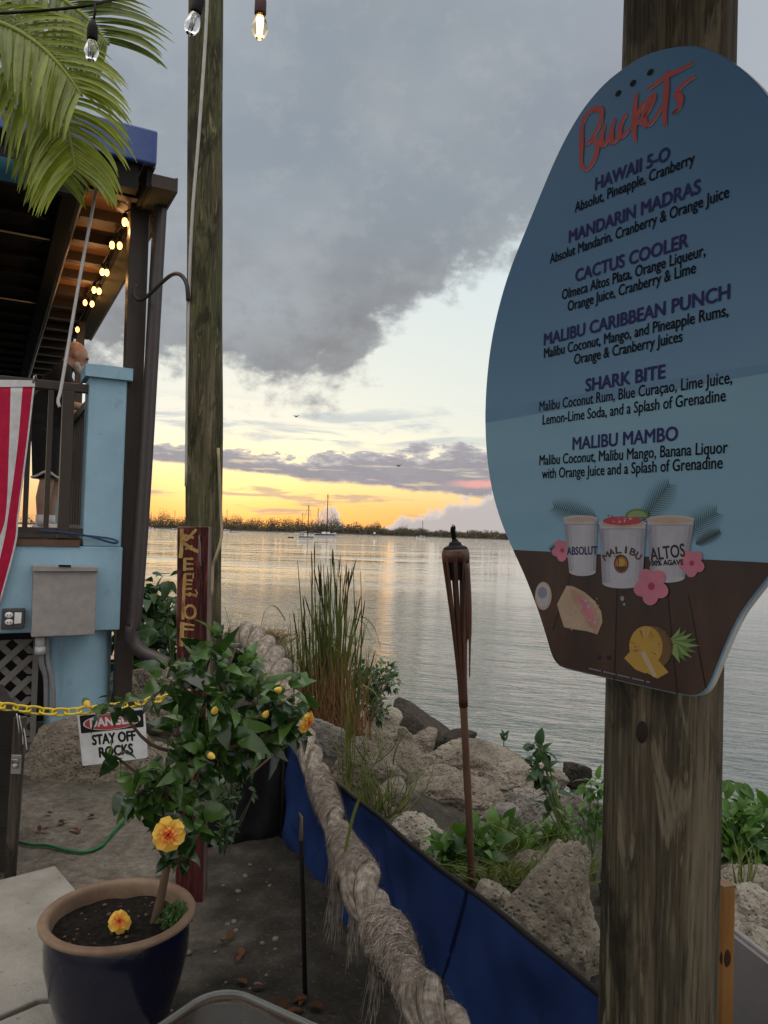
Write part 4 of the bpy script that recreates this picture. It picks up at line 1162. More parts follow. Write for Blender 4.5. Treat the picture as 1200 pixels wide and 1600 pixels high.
# --- text
_tc = {}
def glyphs(txt):
    if txt in _tc: return _tc[txt]
    c = bpy.data.curves.new('txt', 'FONT'); c.body = txt; c.size = 1; c.resolution_u = 3
    o = bpy.data.objects.new('txt', c); COL.objects.link(o)
    dg = bpy.context.evaluated_depsgraph_get()
    me = bpy.data.meshes.new_from_object(o.evaluated_get(dg))
    v = [(p.co.x, p.co.y) for p in me.vertices]; f = [tuple(p.vertices) for p in me.polygons]
    bpy.data.objects.remove(o); bpy.data.curves.remove(c); bpy.data.meshes.remove(me)
    x0 = min(p[0] for p in v); x1 = max(p[0] for p in v)
    _tc[txt] = ([((x - x0) / (x1 - x0), y) for x, y in v], f); return _tc[txt]
def text_on(mb, txt, A, B, hgt, place, mi=0, bold=0.0, layers=1):
    """A,B: 2D ends of the baseline; hgt: height of the em square; place(x,y,k) -> 3D"""
    v, f = glyphs(txt); ax = (B[0] - A[0], B[1] - A[1]); L = math.hypot(*ax); nx = (-ax[1] / L, ax[0] / L)
    offs = [(0, 0)] if not bold else [(bold * cos(k * pi / 3), bold * sin(k * pi / 3)) for k in range(6)]
    for k, (ox, oy) in enumerate(offs):
        mb.add([place(A[0] + ax[0] * x + nx[0] * y * hgt + ox, A[1] + ax[1] * x + nx[1] * y * hgt + oy, k) for x, y in v], f, mi)
HEAD = plain('purple_ink', (.028, .026, .125), .6, .15)
BODY = plain('black_ink', (.008, .008, .012), .7, .1)
heads = [('HAWAII 5-O', 932, 298, 1048, 250), ('MANDARIN MADRAS', 891, 380, 1096, 302), ('CACTUS COOLER', 901, 441, 1077, 386), ('MALIBU CARIBBEAN PUNCH', 852, 540, 1142, 467), ('SHARK BITE', 917, 612, 1041, 591), ('MALIBU MAMBO', 897, 703, 1061, 688)]
bodies = [('Absolut, Pineapple, Cranberry', 900, 333, 1087, 256), ('Absolut Mandarin, Cranberry & Orange Juice', 861, 413, 1141, 309), ('Olmeca Altos Plata, Orange Liqueur,', 880, 469, 1104, 400), ('Orange Juice, Cranberry & Lime', 889, 487, 1089, 427),
          ('Malibu Coconut, Mango, and Pineapple Rums,', 852, 560, 1140, 494), ('Orange & Cranberry Juices', 899, 570, 1068, 534), ('Malibu Coconut Rum, Blue Cura\u00e7ao, Lime Juice,', 845, 643, 1146, 599), ('Lemon-Lime Soda, and a Splash of Grenadine', 850, 664, 1136, 627),
          ('Malibu Coconut, Malibu Mango, Banana Liquor', 845, 727, 1139, 708), ('with Orange Juice and a Splash of Grenadine', 849, 748, 1131, 732)]
for t_, x0, y0, x1, y1 in heads:
    mb = MB(); text_on(mb, t_, bst(x0, y0), bst(x1, y1), .0325, lambda x, y, k: bxy(x, y, OFF0 + .0008 + k * .00002), 0, .0008)
    mb.build('menu_heading', HEAD, board, smooth=False)
mb = MB()
for t_, x0, y0, x1, y1 in bodies: text_on(mb, t_, bst(x0, y0), bst(x1, y1), .0275, lambda x, y, k: bxy(x, y, OFF0 + .0008 + k * .00002), 0, .00032)
mb.build('menu_lines', BODY, board, smooth=False)
# hand brushed title
def brush(mb, px, w0_, off, dx=0, dy=0, mi=0):
    q = crom([bst(x + dx, y + dy) for x, y in px], 8); vs = []
    for i, p in enumerate(q):
        d = q[min(i + 1, len(q) - 1)] - q[max(0, i - 1)]; d = d / (np.linalg.norm(d) + 1e-9)
        f = i / (len(q) - 1); wd = w0_ * (.45 + .75 * sin(pi * min(1, max(0.03, f * .9 + .08)))) * .5
        wv = np.array([.95, .3]); k = wd * (.55 + .45 * abs(d[0] * wv[1] - d[1] * wv[0]))
        vs += [bxy(p[0] - d[1] * k, p[1] + d[0] * k, off), bxy(p[0] + d[1] * k, p[1] - d[0] * k, off)]
    mb.add(vs, [(i * 2, i * 2 + 1, i * 2 + 3, i * 2 + 2) for i in range(len(q) - 1)], mi)
c6 = lambda l: [(870 + x / 5, 140 + y / 5) for x, y in l]
strokes = [c6([(222, 205), (205, 330), (205, 430), (202, 540), (206, 625)]), c6([(212, 270), (255, 185), (315, 155), (360, 175), (352, 260), (290, 375), (230, 440)]), c6([(230, 440), (290, 395), (325, 415), (322, 500), (280, 590), (240, 630), (215, 600)]),
           c6([(385, 270), (368, 350), (360, 415), (380, 435), (420, 370), (462, 235)]), c6([(462, 235), (440, 330), (442, 410), (468, 405), (495, 360)]), c6([(555, 190), (520, 260), (502, 340), (515, 375), (550, 345), (590, 290)]),
           c6([(636, 35), (622, 160), (618, 300), (625, 412)]), c6([(690, 100), (650, 190), (618, 250), (660, 262), (680, 235)]), c6([(690, 225), (740, 150), (772, 70), (745, 65), (700, 170), (698, 260), (730, 280), (790, 210), (828, 130)]),
           [(1045, 112), (1044, 140), (1041, 175), (1042, 198)], [(1014, 141), (1038, 124), (1060, 113), (1086, 99)], [(1089, 120), (1072, 131), (1060, 146), (1066, 156), (1063, 170), (1053, 178), (1062, 172)]]
mb = MB()
for s_ in strokes: brush(mb, s_, .0035, OFF0 + .0009, 1.9, 1.8)
mb.build('title_outline', plain('pale_pink_ink', (.50, .36, .40), .45), board, smooth=False)
mb = MB()
for i, s_ in enumerate(strokes): brush(mb, s_, .0098, OFF0 + .0013 + i * .00001)
mb.build('title_lettering', plain('coral_ink', (.42, .065, .055), .45), board, smooth=False)
for x, y in ((968, 147), (991, 131), (1018, 114)):
    mb = MB(); c = bst(x, y); on_board(mb, [(c[0] + .0062 * cos(a), c[1] + .0052 * sin(a)) for a in np.linspace(0, 2 * pi, 16, endpoint=False)], OFF0 + .0009)
    mb.build('bolt_hole', BLK, board, smooth=False)
# printed picture: leaves, buckets, flowers, fruit
INK = [plain('ink_' + n_, c, .4, .3) for n_, c in (('white', (.42, .42, .48)), ('leaf', (.045, .085, .060)), ('leaf_dark', (.014, .022, .018)), ('pink', (.52, .17, .25)), ('rose', (.36, .04, .075)), ('drink', (.40, .05, .07)),
       ('cream', (.45, .33, .24)), ('shell', (.42, .26, .19)), ('yellow', (.42, .26, .05)), ('rind', (.14, .075, .03)), ('green', (.10, .19, .045)), ('grey', (.24, .24, .30)), ('brown', (.06, .035, .025)), ('lime', (.22, .30, .12)), ('orange', (.35, .11, .03)), ('black', (.012, .011, .02)), ('navy', (.02, .02, .09)), ('shade', (.27, .27, .33)), ('half_shade', (.35, .35, .41)), ('quarter_shade', (.39, .39, .45)))]
iW, iL, iLD, iP, iR, iD, iC, iS, iY, iRi, iG, iGr, iB, iLi, iO, iK, iN = range(17)
art = MB(); LY = OFF0 + .0009
def aell(cx, cy, rx, ry, off, mi, a0=0, a1=2 * pi, rot=0, n_=26):
    pxpoly(art, [(cx + rx * cos(a) * cos(rot) - ry * sin(a) * sin(rot), cy + rx * cos(a) * sin(rot) + ry * sin(a) * cos(rot)) for a in np.linspace(a0, a1, n_)][: n_ - 1 if a1 - a0 > 6 else n_], off, mi)
def frond2(bx, by, tx, ty, wd, off, dark):
    L = math.hypot(tx - bx, ty - by); d = ((tx - bx) / L, (ty - by) / L); nn = (-d[1], d[0])
    for i in range(20):
        f = i / 20; x, y = bx + (tx - bx) * f, by + (ty - by) * f; l_ = wd * (.35 + .65 * sin(pi * min(1, .2 + f * .8)))
        for sg in (-1, 1):
            ex, ey = x + (d[0] * .85 + nn[0] * sg) * l_, y + (d[1] * .85 + nn[1] * sg) * l_
            mi = iLD if (sg > 0) == dark else iL
            pxpoly(art, [(x - d[0] * .8, y - d[1] * .8), (x + d[0] * .9, y + d[1] * .9), (ex, ey)], off + i * 1e-6 + (1e-4 if sg > 0 else 0), mi)
frond2(935, 812, 866, 792, 22, LY, True); frond2(1008, 815, 1050, 756, 24, LY + .0001, False); frond2(1062, 842, 1124, 800, 26, LY + .0002, True); frond2(1090, 850, 1128, 830, 12, LY + .0003, True); frond2(892, 850, 862, 860, 10, LY, True)
def bucket(xl, xr, yt, bl, br, yb, off, ry=5):
    pts = [(xl, yt), (xr, yt)] + [((bl + br) / 2 + (br - bl) / 2 * cos(a), yb - ry + ry * 1.4 * sin(a)) for a in np.linspace(0, pi, 12)]
    pxpoly(art, pts, off, iW)
    aell((xl + xr) / 2, yt, (xr - xl) / 2 + 1.5, ry + 1, off + .0002, iW); aell((xl + xr) / 2, yt + 1, (xr - xl) / 2 - 2, ry - 1, off + .0003, iC)
    wt, wb = xr - xl, br - bl
    for f0, f1, mi_, o_ in ((0, .10, 17, .00005), (.10, .2, 18, .00006), (.80, .9, 18, .00006), (.9, 1.0, 17, .00005), (.62, .80, 19, .00004)):
        pxpoly(art, [(xl + wt * f0, yt + 9), (xl + wt * f1, yt + 9), (bl + wb * f1, yb - ry * (.9 if .25 < f1 < .8 else 1.0)), (bl + wb * f0, yb - ry * 1.1)], off + o_, mi_)
    pxpoly(art, [(xl - .5, yt + 8), (xr + .5, yt + 8), (xr + .3, yt + 9.2), (xl - .3, yt + 9.2)], off + .00025, iGr)
bucket(884, 936, 811, 892, 934, 898, LY + .0005); bucket(1014, 1087, 812, 1019, 1073, 908, LY + .0005, 6); bucket(940, 1012, 818, 944, 1007, 917, LY + .0010, 6)
aell(976, 814, 31, 7, LY + .0014, iD)
for k in range(26):
    x, y = 950 + rnd(0, 48), 804 + rnd(0, 14); r_ = rnd(2, 5); pxpoly(art, [(x + rnd(-r_, r_), y + rnd(-r_, r_)) for _ in range(3)], LY + .0015 + k * 2e-6, random.choice([iD, iP, iW, iR]))
aell(999, 806, 18, 11, LY + .0016, iG, pi * .95, 2.05 * pi); aell(999, 807, 15, 9, LY + .0017, iLi, pi * .95, 2.05 * pi)
for x0, y0, x1, y1 in ((932, 815, 944, 842), (1020, 826, 1008, 842)): pxpoly(art, [(x0, y0), (x0 + 1.5, y0), (x1 + 1.5, y1), (x1, y1)], LY + .0018, iGr)
def aflower(cx, cy, r, off):
    for k in range(5):
        a = k * 2 * pi / 5 + .4; x, y = cx + cos(a) * r * .52, cy + sin(a) * r * .58
        aell(x, y, r * .52, r * .46, off + k * 5e-6, iP, rot=a)
    aell(cx, cy, r * .2, r * .22, off + .0001, iR)
aflower(881, 860, 16, LY + .0003); aflower(1084, 880, 20, LY + .0009); aflower(1021, 916, 27, LY + .0016)
aell(851.5, 931, 13, 22, LY + .0003, iC, n_=30); aell(851, 930, 10.5, 18, LY + .0004, iW); aell(850, 926, 7.5, 9, LY + .0005, iGr)
pxpoly(art, [(873, 944), (880, 930), (888, 915), (898, 916), (916, 925), (932, 939), (942, 955), (944, 972), (936, 991), (920, 986), (905, 984), (884, 980), (878, 962)], LY + .0003, iC)
pxpoly(art, [(893, 919), (912, 928), (930, 944), (940, 966), (934, 990), (922, 978), (910, 955), (896, 936)], LY + .0004, iS); pxpoly(art, [(905, 930), (922, 943), (933, 966), (930, 985), (922, 970), (912, 948)], LY + .0005, iP)
for k in range(60):
    x, y = rnd(880, 935), rnd(925, 982); s_ = rnd(1, 3.4)
    if y > 925 + (x - 880) * .1 and x + y * .3 < 1224: pxpoly(art, [(x, y), (x + s_ * 2, y + s_ * .6), (x + s_, y + s_ * 1.6)], LY + .00055 + k * 1e-6, random.choice([iC, iS, iS, iW]))
for k in range(9):   # pineapple leaves
    a = -1.15 + k * .29; x, y = 1052, 1008; L_ = 44 - 10 * abs(k - 4) / 4
    pxpoly(art, [(x - sin(a) * 8, y + cos(a) * 8), (x + cos(a) * L_, y + sin(a) * L_ * .9), (x + sin(a) * 8, y - cos(a) * 8)], LY + .0003 + k * 3e-6, iG if k % 2 else iLi)
aell(1022, 1012, 32, 34, LY + .0005, iRi, n_=34); aell(1012, 1010, 26, 32, LY + .0006, iY, n_=34)
for k in range(26):
    a = rnd(0, 6.28); r0, r1 = rnd(.25, .5), rnd(.7, .95); pxpoly(art, [(1012 + 26 * r0 * cos(a), 1010 + 32 * r0 * sin(a)), (1012 + 26 * r1 * cos(a + .04), 1010 + 32 * r1 * sin(a + .04)), (1012 + 26 * r1 * cos(a - .04), 1010 + 32 * r1 * sin(a - .04))], LY + .0007 + k * 1e-6, random.choice([iC, iO, iRi]))
for k in range(40):
    a = rnd(-1.2, 1.2); r_ = rnd(.86, .98); pxpoly(art, [(1022 + 32 * r_ * cos(a), 1012 + 34 * r_ * sin(a)), (1022 + 32 * r_ * cos(a) + 3, 1012 + 34 * r_ * sin(a) + 1), (1022 + 32 * r_ * cos(a) + 1, 1012 + 34 * r_ * sin(a) + 3)], LY + .00065 + k * 1e-6, iB)
pxpoly(art, [(978, 1028), (990, 1015), (1022, 1036), (1012, 1052), (996, 1046)], LY + .0008, iY); pxpoly(art, [(1003, 1020), (1016, 1014), (1048, 1050), (1030, 1060), (1012, 1050)], LY + .0009, iY); pxpoly(art, [(1003, 1020), (1010, 1016), (1030, 1056), (1024, 1058)], LY + .00095, iC)
for k in range(30):   # fine print, too small to read: short ticks
    x = 923 + k * 3.2; y = 1043 + k * .73
    if k % 7 == 6: continue
    pxpoly(art, [(x, y), (x + 2.4, y + .5), (x + 2.4, y + 2.6), (x, y + 2.1)], LY + .0004, iGr)
for x, y, r_ in ((975, 935, 4), (978, 944, 2.5), (953, 1027, 4), (938, 1027, 4)): aell(x, y, r_ * .8, r_, LY + .0004, iK if x < 960 else iGr, n_=10)
# words on the buckets
def bt(txt, x0, y0, x1, y1, h, off, mi): text_on(art, txt, bst(x0, y0), bst(x1, y1), h, lambda x, y, k: bxy(x, y, off + k * 1e-5), mi, .0006)
bt('ABSOLUT', 889, 867, 936, 866, .0205, LY + .0009, iN); bt('ALTOS', 1020, 876, 1074, 869, .029, LY + .0009, iK); bt('100% AGAVE', 1018, 884, 1071, 882, .0115, LY + .0009, iK)
for k, ch in enumerate('MALIBU'):
    a = -1.0 + k * .4; x, y = 975.5 + 27 * sin(a), 877 - 20 * cos(a) + 7
    if ch == 'I': x0, x1 = -1.1, 1.1
    else: x0, x1 = -4.3, 4.3
    if ch == 'M': x0, x1 = -5.5, 5.5
    bt(ch, x + x0 * cos(a * .7), y + x0 * sin(a * .7), x + x1 * cos(a * .7), y + x1 * sin(a * .7), .0165, LY + .0016, iB)
aell(974, 881, 11.5, 14.5, LY + .0016, iB, n_=24); aell(974, 882, 9.6, 12.5, LY + .00165, iO); aell(974, 879, 6, 6, LY + .0017, iY); pxpoly(art, [(965, 885), (983, 885), (980, 891), (974, 894), (968, 891)], LY + .00172, iB)
for a in np.linspace(.2, 2 * pi + .2, 8)[:-1]: pxpoly(art, [(968.5, 869), (968 + 9 * cos(a), 869 + 6 * sin(a) - 1), (969.5, 870.5)], LY + .0018, iLD)
pxpoly(art, [(968, 869), (969.6, 869), (971, 882), (969.5, 882)], LY + .00179, iLD)
art.build('printed_picture', INK, board, smooth=False)
mb = MB()
for x, y in ((1046, 300), (1040, 760)):
    c = bd(x, y, -BTH); mb.tube([c, c - BN * .03], .012, 10)
mb.build('mounting_block', BLK, board)

# ================================================================== ADDED UNSEEN ROOF shading the foreground, on the menu post and three added posts
pr_ = thing('added_shade_roof', Vector((0, 0, 3.1)), 'added unseen wooden roof that shades the patio, carried by the menu post', 'roof')
mb = MB(); RX0, RX1, RY0, RY1, RZ_ = -2.3, 2.7, -1.5, 1.47, 3.12
for k in range(17):
    y0 = RY0 + (RY1 - RY0) * k / 17; mb.box(((RX0 + RX1) / 2, y0 + .087, RZ_ + .11), (RX1 - RX0, .168, .025))
mb.build('roof_boards', POLE3, pr_, smooth=False)
for x in (-2.0, -1.0, 0.02, 1.5, 2.4):
    mb = MB(); mb.box((x, (RY0 + RY1) / 2, RZ_ + .045), (.07, RY1 - RY0, .10)); mb.build('rafter', POLE3, pr_, smooth=False)
for y in (1.40, -1.1):
    mb = MB(); mb.box(((RX0 + RX1) / 2, y, RZ_ - .055), (RX1 - RX0 - .2, .09, .10)); mb.build('beam', POLE3, pr_, smooth=False)
for x, y in ((-2.1, -1.1), (2.5, -1.1), (2.5, 1.40)):
    mb = MB(); mb.tube([(x, y, -.1), (x, y, RZ_ - .106)], .09, 16); mb.build('post', POLE2, pr_)

# ================================================================== ROCKS
def rock(px, py0, py1, w_px, d, mat, label, yaw_=0, seed=0, depth_k=.72, pts=9, sharp=.85, rough=.085, tilt=0.0, sub=5, sink=.35, group=None, taper=0, shear=0):
    w_px *= 1.17
    """px centre, top and bottom rows, width in pixels, distance"""
    rs = random.Random(seed * 77 + 5)
    if w_px > 95 and d < 8: sub = 6
    top, bot = P(px, py0, d), P(px, py1, d)
    wm = w_px * d / 1200; hm = (top - bot).length * (1 + sink)
    c = (top + bot) / 2 - Vector((0, 0, hm * sink * .5)) + Vector((0, wm * depth_k * .25, 0))
    bm = bmesh.new(); bmesh.ops.create_icosphere(bm, subdivisions=sub, radius=1)
    planes = []
    for k in range(pts + 4):
        v = Vector((rs.gauss(0, 1), rs.gauss(0, 1), rs.gauss(0, .8))).normalized(); planes.append((v, rs.uniform(.50, .86)))
    off = Vector((seed * 3.1, seed * 1.7, seed * .9))
    RT = Matrix.Rotation(yaw_, 3, 'Z') @ Matrix.Rotation(tilt, 3, 'Y')
    vs = []
    for v in bm.verts:
        n_ = v.co.normalized(); r = 1.0
        for pn, pd in planes:
            dt = pn.dot(n_)
            if dt > .05:
                q = pd / dt; r = r * (1 - sharp) + min(r, q) * sharp if q < r else r
        r += (mnoise.ridged_multi_fractal(n_ * 1.5 + off, .9, 2.1, 5, 1.0, 2.0) - 1.2) * rough * .45 + mnoise.fractal(n_ * 2.2 + off, 1.0, 2.0, 5) * rough * .8 + mnoise.noise(n_ * 7 + off) * rough * .36 + mnoise.noise(n_ * 19 + off) * rough * .26 + abs(mnoise.noise(Vector((n_.x * 9, n_.y * 9, n_.z * 26)) + off)) * rough * -.35
        if sub > 5: r += mnoise.noise(n_ * 42 + off) * rough * .20 + mnoise.noise(n_ * 80 + off) * rough * .10
        vs.append(n_ * r)
    M2 = RT
    vs = [Vector((v.x * (1 - taper * max(0, v.z)), v.y * (1 - taper * max(0, v.z)), v.z)) for v in vs]
    vs = [M2 @ Vector((v.x * wm / 2, v.y * wm / 2 * depth_k, v.z * hm / 2)) for v in vs]
    # keep the asked width/height after cutting
    xr = max(v.x for v in vs) - min(v.x for v in vs); zr = max(v.z for v in vs) - min(v.z for v in vs)
    x_m = (max(v.x for v in vs) + min(v.x for v in vs)) / 2; z_m = (max(v.z for v in vs) + min(v.z for v in vs)) / 2
    vs = [c + Vector(((v.x - x_m) * wm / xr + shear * (v.z - z_m) * hm / zr, v.y, (v.z - z_m) * hm / zr)) for v in vs]
    fs = [tuple(x.index for x in f.verts) for f in bm.faces]; bm.free()
    mb = MB(); mb.add(vs, fs)
    o = mb.build('rock', mat, origin=c - Vector((0, 0, hm / 2)))
    return tag(o, label, 'rock', group)
RK = [
 (509, 1119, 1178, 54, 4.9, 2, 'rough grey rock under the dry base of the tall reeds beside the rope', .2, 1),
 (583, 1098, 1168, 80, 6.9, 0, 'pale lichen stained rock behind the reeds below the leafy shrub', .4, 2, .9, 8, .85, .08, .2),
 (656, 1091, 1170, 100, 8.9, 3, 'dark wet wedge shaped rock at the water edge', .1, 3, .9, 5, .9, .05, 0, 5, .62, -.42),
 (622, 1133, 1170, 40, 7.7, 1, 'small brown rock in the gap before the dark wedge shaped rock', .3, 4),
 (656, 1136, 1172, 48, 8.0, 1, 'small brown rock against the foot of the dark wedge shaped rock', 1.3, 24),
 (571, 1150, 1262, 118, 4.6, 1, 'brown rock with grass growing over it behind the blue fabric', .5, 5, .8, 8, .9, .08, .15),
 (632, 1157, 1228, 84, 6.2, 1, 'big rounded brown rock in the middle of the heap', .8, 6, .9, 8, .9, .08, .2),
 (752, 1160, 1232, 178, 6.6, 1, 'large flat topped rock with a dark cleft at its left end', .2, 7, .8, 9, .9, .08, .14),
 (818, 1196, 1256, 110, 6.2, 1, 'long brown rock sloping down to the water behind the torch', .35, 8, .8, 8, .9, .08, .25),
 (718, 1214, 1292, 166, 4.9, 1, 'long low front rock lying across the middle behind the torch', .1, 9, .7, 9, .9, .07, -.06),
 (610, 1216, 1268, 62, 4.3, 1, 'brown rock half hidden by the grass tuft along the blue fabric', .7, 10),
 (652, 1270, 1346, 76, 3.3, 4, 'small pale pitted rock standing right behind the blue fabric', .9, 11, .9, 7, .8, .13, 0, 5, .25, -.15),
 (838, 1230, 1296, 88, 4.9, 2, 'bluish grey rock beyond the long low front rock', .2, 12),
 (778, 1259, 1312, 84, 4.2, 2, 'pale grey rock behind the beach leaves near the torch', .5, 13),
 (768, 1378, 1440, 62, 2.45, 4, 'small pale rock at the foot of the torch', .3, 14, .9, 9, .5, .14),
 (868, 1312, 1560, 170, 2.25, 4, 'big pale pitted boulder rising against the round menu post', .5, 15, 1.0, 7, .85, .09, .1, 6, .62, .22),
 (1165, 1352, 1480, 130, 2.9, 4, 'tan boulder beyond the orange stake', .4, 16, .9, 9, .6, .1, .3, 6),
 (1200, 1392, 1470, 110, 2.6, 4, 'tan rock resting against the boulder beyond the orange stake', .8, 17, .9, 9, .55, .1, 0, 6),
 (1190, 1452, 1540, 130, 2.2, 4, 'low pale rock above the grey panel', .2, 18),
 (225, 1040, 1130, 118, 5.6, 0, 'pointed tan rock between the blue pier and the painted post', .3, 19, .9, 8, .8, .08),
 (120, 1112, 1310, 225, 4.3, 1, 'very large brown boulder behind the danger sign', .2, 20, .7, 8, .6, .08, 0, 6),
 (255, 1150, 1330, 120, 3.9, 1, 'brown boulder behind the leaves of the hibiscus', .9, 21, .8, 8, .6),
 (372, 982, 1040, 78, 12.5, 1, 'brown rock on the point beside the wooden pole', .4, 22),
 (420, 985, 1035, 66, 11.5, 1, 'low rock covered with reddish dry weed on the point', .4, 23),
 (806, 1148, 1158, 20, 10.2, 3, 'small dark stone awash between the torch and the tall weed', .1, 25),
 (905, 1238, 1300, 82, 5.2, 2, 'grey rock near the water under the tall leafy weed', .5, 26),
 (925, 1262, 1275, 34, 6.8, 3, 'dark half sunken stone at the water edge beside the menu post', .5, 27),
 (700, 1228, 1262, 60, 5.3, 3, 'dark rock in the cleft behind the long low front rock', .5, 28),
 (470, 1080, 1140, 70, 6.2, 1, 'brown rock behind the rope at the foot of the reeds', .6, 30),
 (690, 1196, 1246, 70, 5.6, 1, 'angular brown rock wedged between the rounded rock and the long low front rock', .5, 41),
 (850, 1196, 1240, 70, 6.9, 1, 'sloping brown rock end at the waterline behind the tall weed', .2, 42, .9, 8, .85, .08, .3),
 (690, 1296, 1352, 60, 3.6, 1, 'brown rock behind the leaves of the creeper at the torch', .4, 44),
 (720, 1140, 1172, 46, 8.6, 3, 'wet dark stone at the water just left of the torch pole', .8, 45),
 (905, 1190, 1222, 40, 8.0, 3, 'small wet stone lapped by water near the menu post', .3, 46),
 (835, 1330, 1392, 70, 2.9, 1, 'brown stone half buried behind the big pitted boulder', .6, 47),
 (1010, 1330, 1480, 130, 3.0, 0, 'tan boulder behind the menu post', .6, 31),
]
for r_ in RK:
    a_ = list(r_); px, y0, y1, wp, d, mi, lab, yw, sd = a_[:9]; ex = a_[9:]
    kw = dict(zip(('depth_k', 'pts', 'sharp', 'rough', 'tilt', 'sub', 'taper', 'shear'), ex))
    rock(px, y0, y1, wp, d, ROCK[mi], lab, yw, sd, **kw)
# ================================================================== BLUE FABRIC FENCE
ff = thing('fabric_fence', FEN0, 'low dark blue mesh fabric fence running along the rocks beside the thick rope', 'fence')
mb = MB(); nx_, nz_ = 120, 16; FD = (FEN1 - FEN0); FL = FD.length; FD = FD / FL; FNm = Vector((-FD.y, FD.x, 0)); FNm = FNm if FNm.x < 0 else -FNm
def fen(t, h):  # t along 0..1, h height 0..1
    b_ = FEN0.lerp(FEN1, t); z = -.04 + .465 * h + (.004 * sin(t * 19) - .012 * sin(pi * t)) * h
    bow = .05 * (1 - h) * sin(pi * min(1, max(0, t * 1.0))) + (.020 * sin(t * 21 + h * 3) + .012 * sin(t * 43 - h * 7) + .005 * sin(t * 95 + h * 9) + .03 * mnoise.noise(Vector((t * 9, h * 2.2, 4))) + .012 * mnoise.noise(Vector((t * 30 + h * 8, h * 5, 9)))) * (1 - h ** 3 * .9)
    return b_ + FNm * bow + Vector((0, 0, z))
vs = [fen(i / nx_, j / nz_) for i in range(nx_ + 1) for j in range(nz_ + 1)]
mb.add(vs, [(i * (nz_ + 1) + j, (i + 1) * (nz_ + 1) + j, (i + 1) * (nz_ + 1) + j + 1, i * (nz_ + 1) + j + 1) for i in range(nx_) for j in range(nz_)])
o = mb.build('fabric', FABR, ff); sdm = o.modifiers.new('s', 'SOLIDIFY'); sdm.thickness = .002
mb = MB(); mb.tube([fen(i / nx_, 1) for i in range(nx_ + 1)], .0085, 6); mb.build('top_hem', BLK, ff)
for t_ in (.62,):
    mb = MB(); mb.strip([fen(t_ + .004 * j, j / 10) + FNm * .004 for j in range(11)], [.005] * 11, FD); mb.build('seam', plain('navy_seam', (.006, .010, .035), .8, .1), ff)
for t_ in (.02, .5, .98):
    mb = MB(); q = fen(t_, 0) - FNm * .09; mb.tube([Vector((q.x, q.y, -.2)), Vector((q.x, q.y, .40))], .014, 8); mb.build('stake', POLE3, ff)
df = thing('dark_screen', FEN0 + Vector((-.2, .0, 0)), 'dark grey mesh screen in the shade between the painted post and the blue fence', 'screen')
mb = MB(); a_, c_ = Vector((-.43, 3.60, 0)), Vector((-.78, 3.42, 0))
vs = [a_.lerp(c_, i / 14) + Vector((0, .012 * sin(i * 1.3 + j), -.04 + .52 * j / 6)) for i in range(15) for j in range(7)]
mb.add(vs, [(i * 7 + j, (i + 1) * 7 + j, (i + 1) * 7 + j + 1, i * 7 + j + 1) for i in range(14) for j in range(6)])
o = mb.build('mesh', DFABR, df); sdm = o.modifiers.new('s', 'SOLIDIFY'); sdm.thickness = .002
for q in (a_, c_):
    mb = MB(); mb.tube([q + Vector((0, -.01, -.1)), q + Vector((0, -.01, .5))], .012, 7); mb.build('frame_post', BLK, df)
# thin iron stake in front of it
q0, q1 = P(469, 1276, 2.35), on_z(478, 1552, 0.0)
mb = MB(); mb.tube([q1 + Vector((0, 0, -.05)), q1.lerp(q0, .5), q0.lerp(q1, .12), q0], [.0075, .007, .0065, .004], 7)
st_ = mb.build('garden_stake', BLK, origin=q1); tag(st_, 'thin dark stake with a pale tip standing in the dirt beside the blue fence', 'stake')
mb = MB(); mb.tube([q0.lerp(q1, .13) + Vector((0, -.003, 0)), q0 + Vector((.004, -.002, .0)), q0 + Vector((-.004, 0, .012))], [.0072, .005, .002], 7); h = mb.build('tip', plain('pale_twig', (.15, .12, .085), .9, .05)); h.parent = st_; h.data.transform(Matrix.Translation(-Vector(st_['_o'])))
# grey panel and orange stake at the frame's edge
gp = thing('grey_panel', Vector((.9, 1.7, 0)), 'plain grey panel behind the round menu post', 'panel')
pA, pB = on_z(1132, 1444, .42), on_z(1215, 1508, .42)
e_ = (pB - pA).normalized(); pB = pA + e_ * 1.1
mb = MB(); nn_ = Vector((e_.y, -e_.x, 0)) * .02
mb.hexa([pA + Vector((0, 0, -.47)), pB + Vector((0, 0, -.47)), pB + nn_ + Vector((0, 0, -.47)), pA + nn_ + Vector((0, 0, -.47)), pA, pB, pB + nn_, pA + nn_]); mb.build('sheet', M_('grey_board', [(.3, (.20, .185, .19)), (.7, (.26, .245, .245))], 3, rough=.7, bump=.1, bscale=90), gp, smooth=False)
mb = MB(); mb.tube([pA + Vector((0, 0, .004)), pB + Vector((0, 0, .004))], .007, 6); mb.build('edge', plain('pale_edge', (.34, .33, .32), .6), gp)
oS = P(1133, 1384, 1.75); mb = MB(); mb.box(Vector((oS.x, oS.y, oS.z / 2 - .06)), (.032, .03, oS.z + .12), .3)
o = mb.build('wooden_stake', M_('orange_wood', [(.3, (.20, .09, .022)), (.6, (.34, .17, .05)), (.8, (.42, .24, .09))], 10, (1, 1, .12), rough=.6), origin=(oS.x, oS.y, 0), bevel=.003, smooth=False)
tag(o, 'orange brown square stake just behind the round menu post', 'stake')
mb = MB(); mb.box(Vector((oS.x, oS.y, oS.z + .003)), (.0335, .0315, .006), .3); h = mb.build('cap', M_('grey_end_grain', [(.3, (.16, .10, .05)), (.7, (.26, .18, .11))], 30, rough=.8), smooth=False); h.parent = o; h.data.transform(Matrix.Translation(-Vector(o['_o'])))
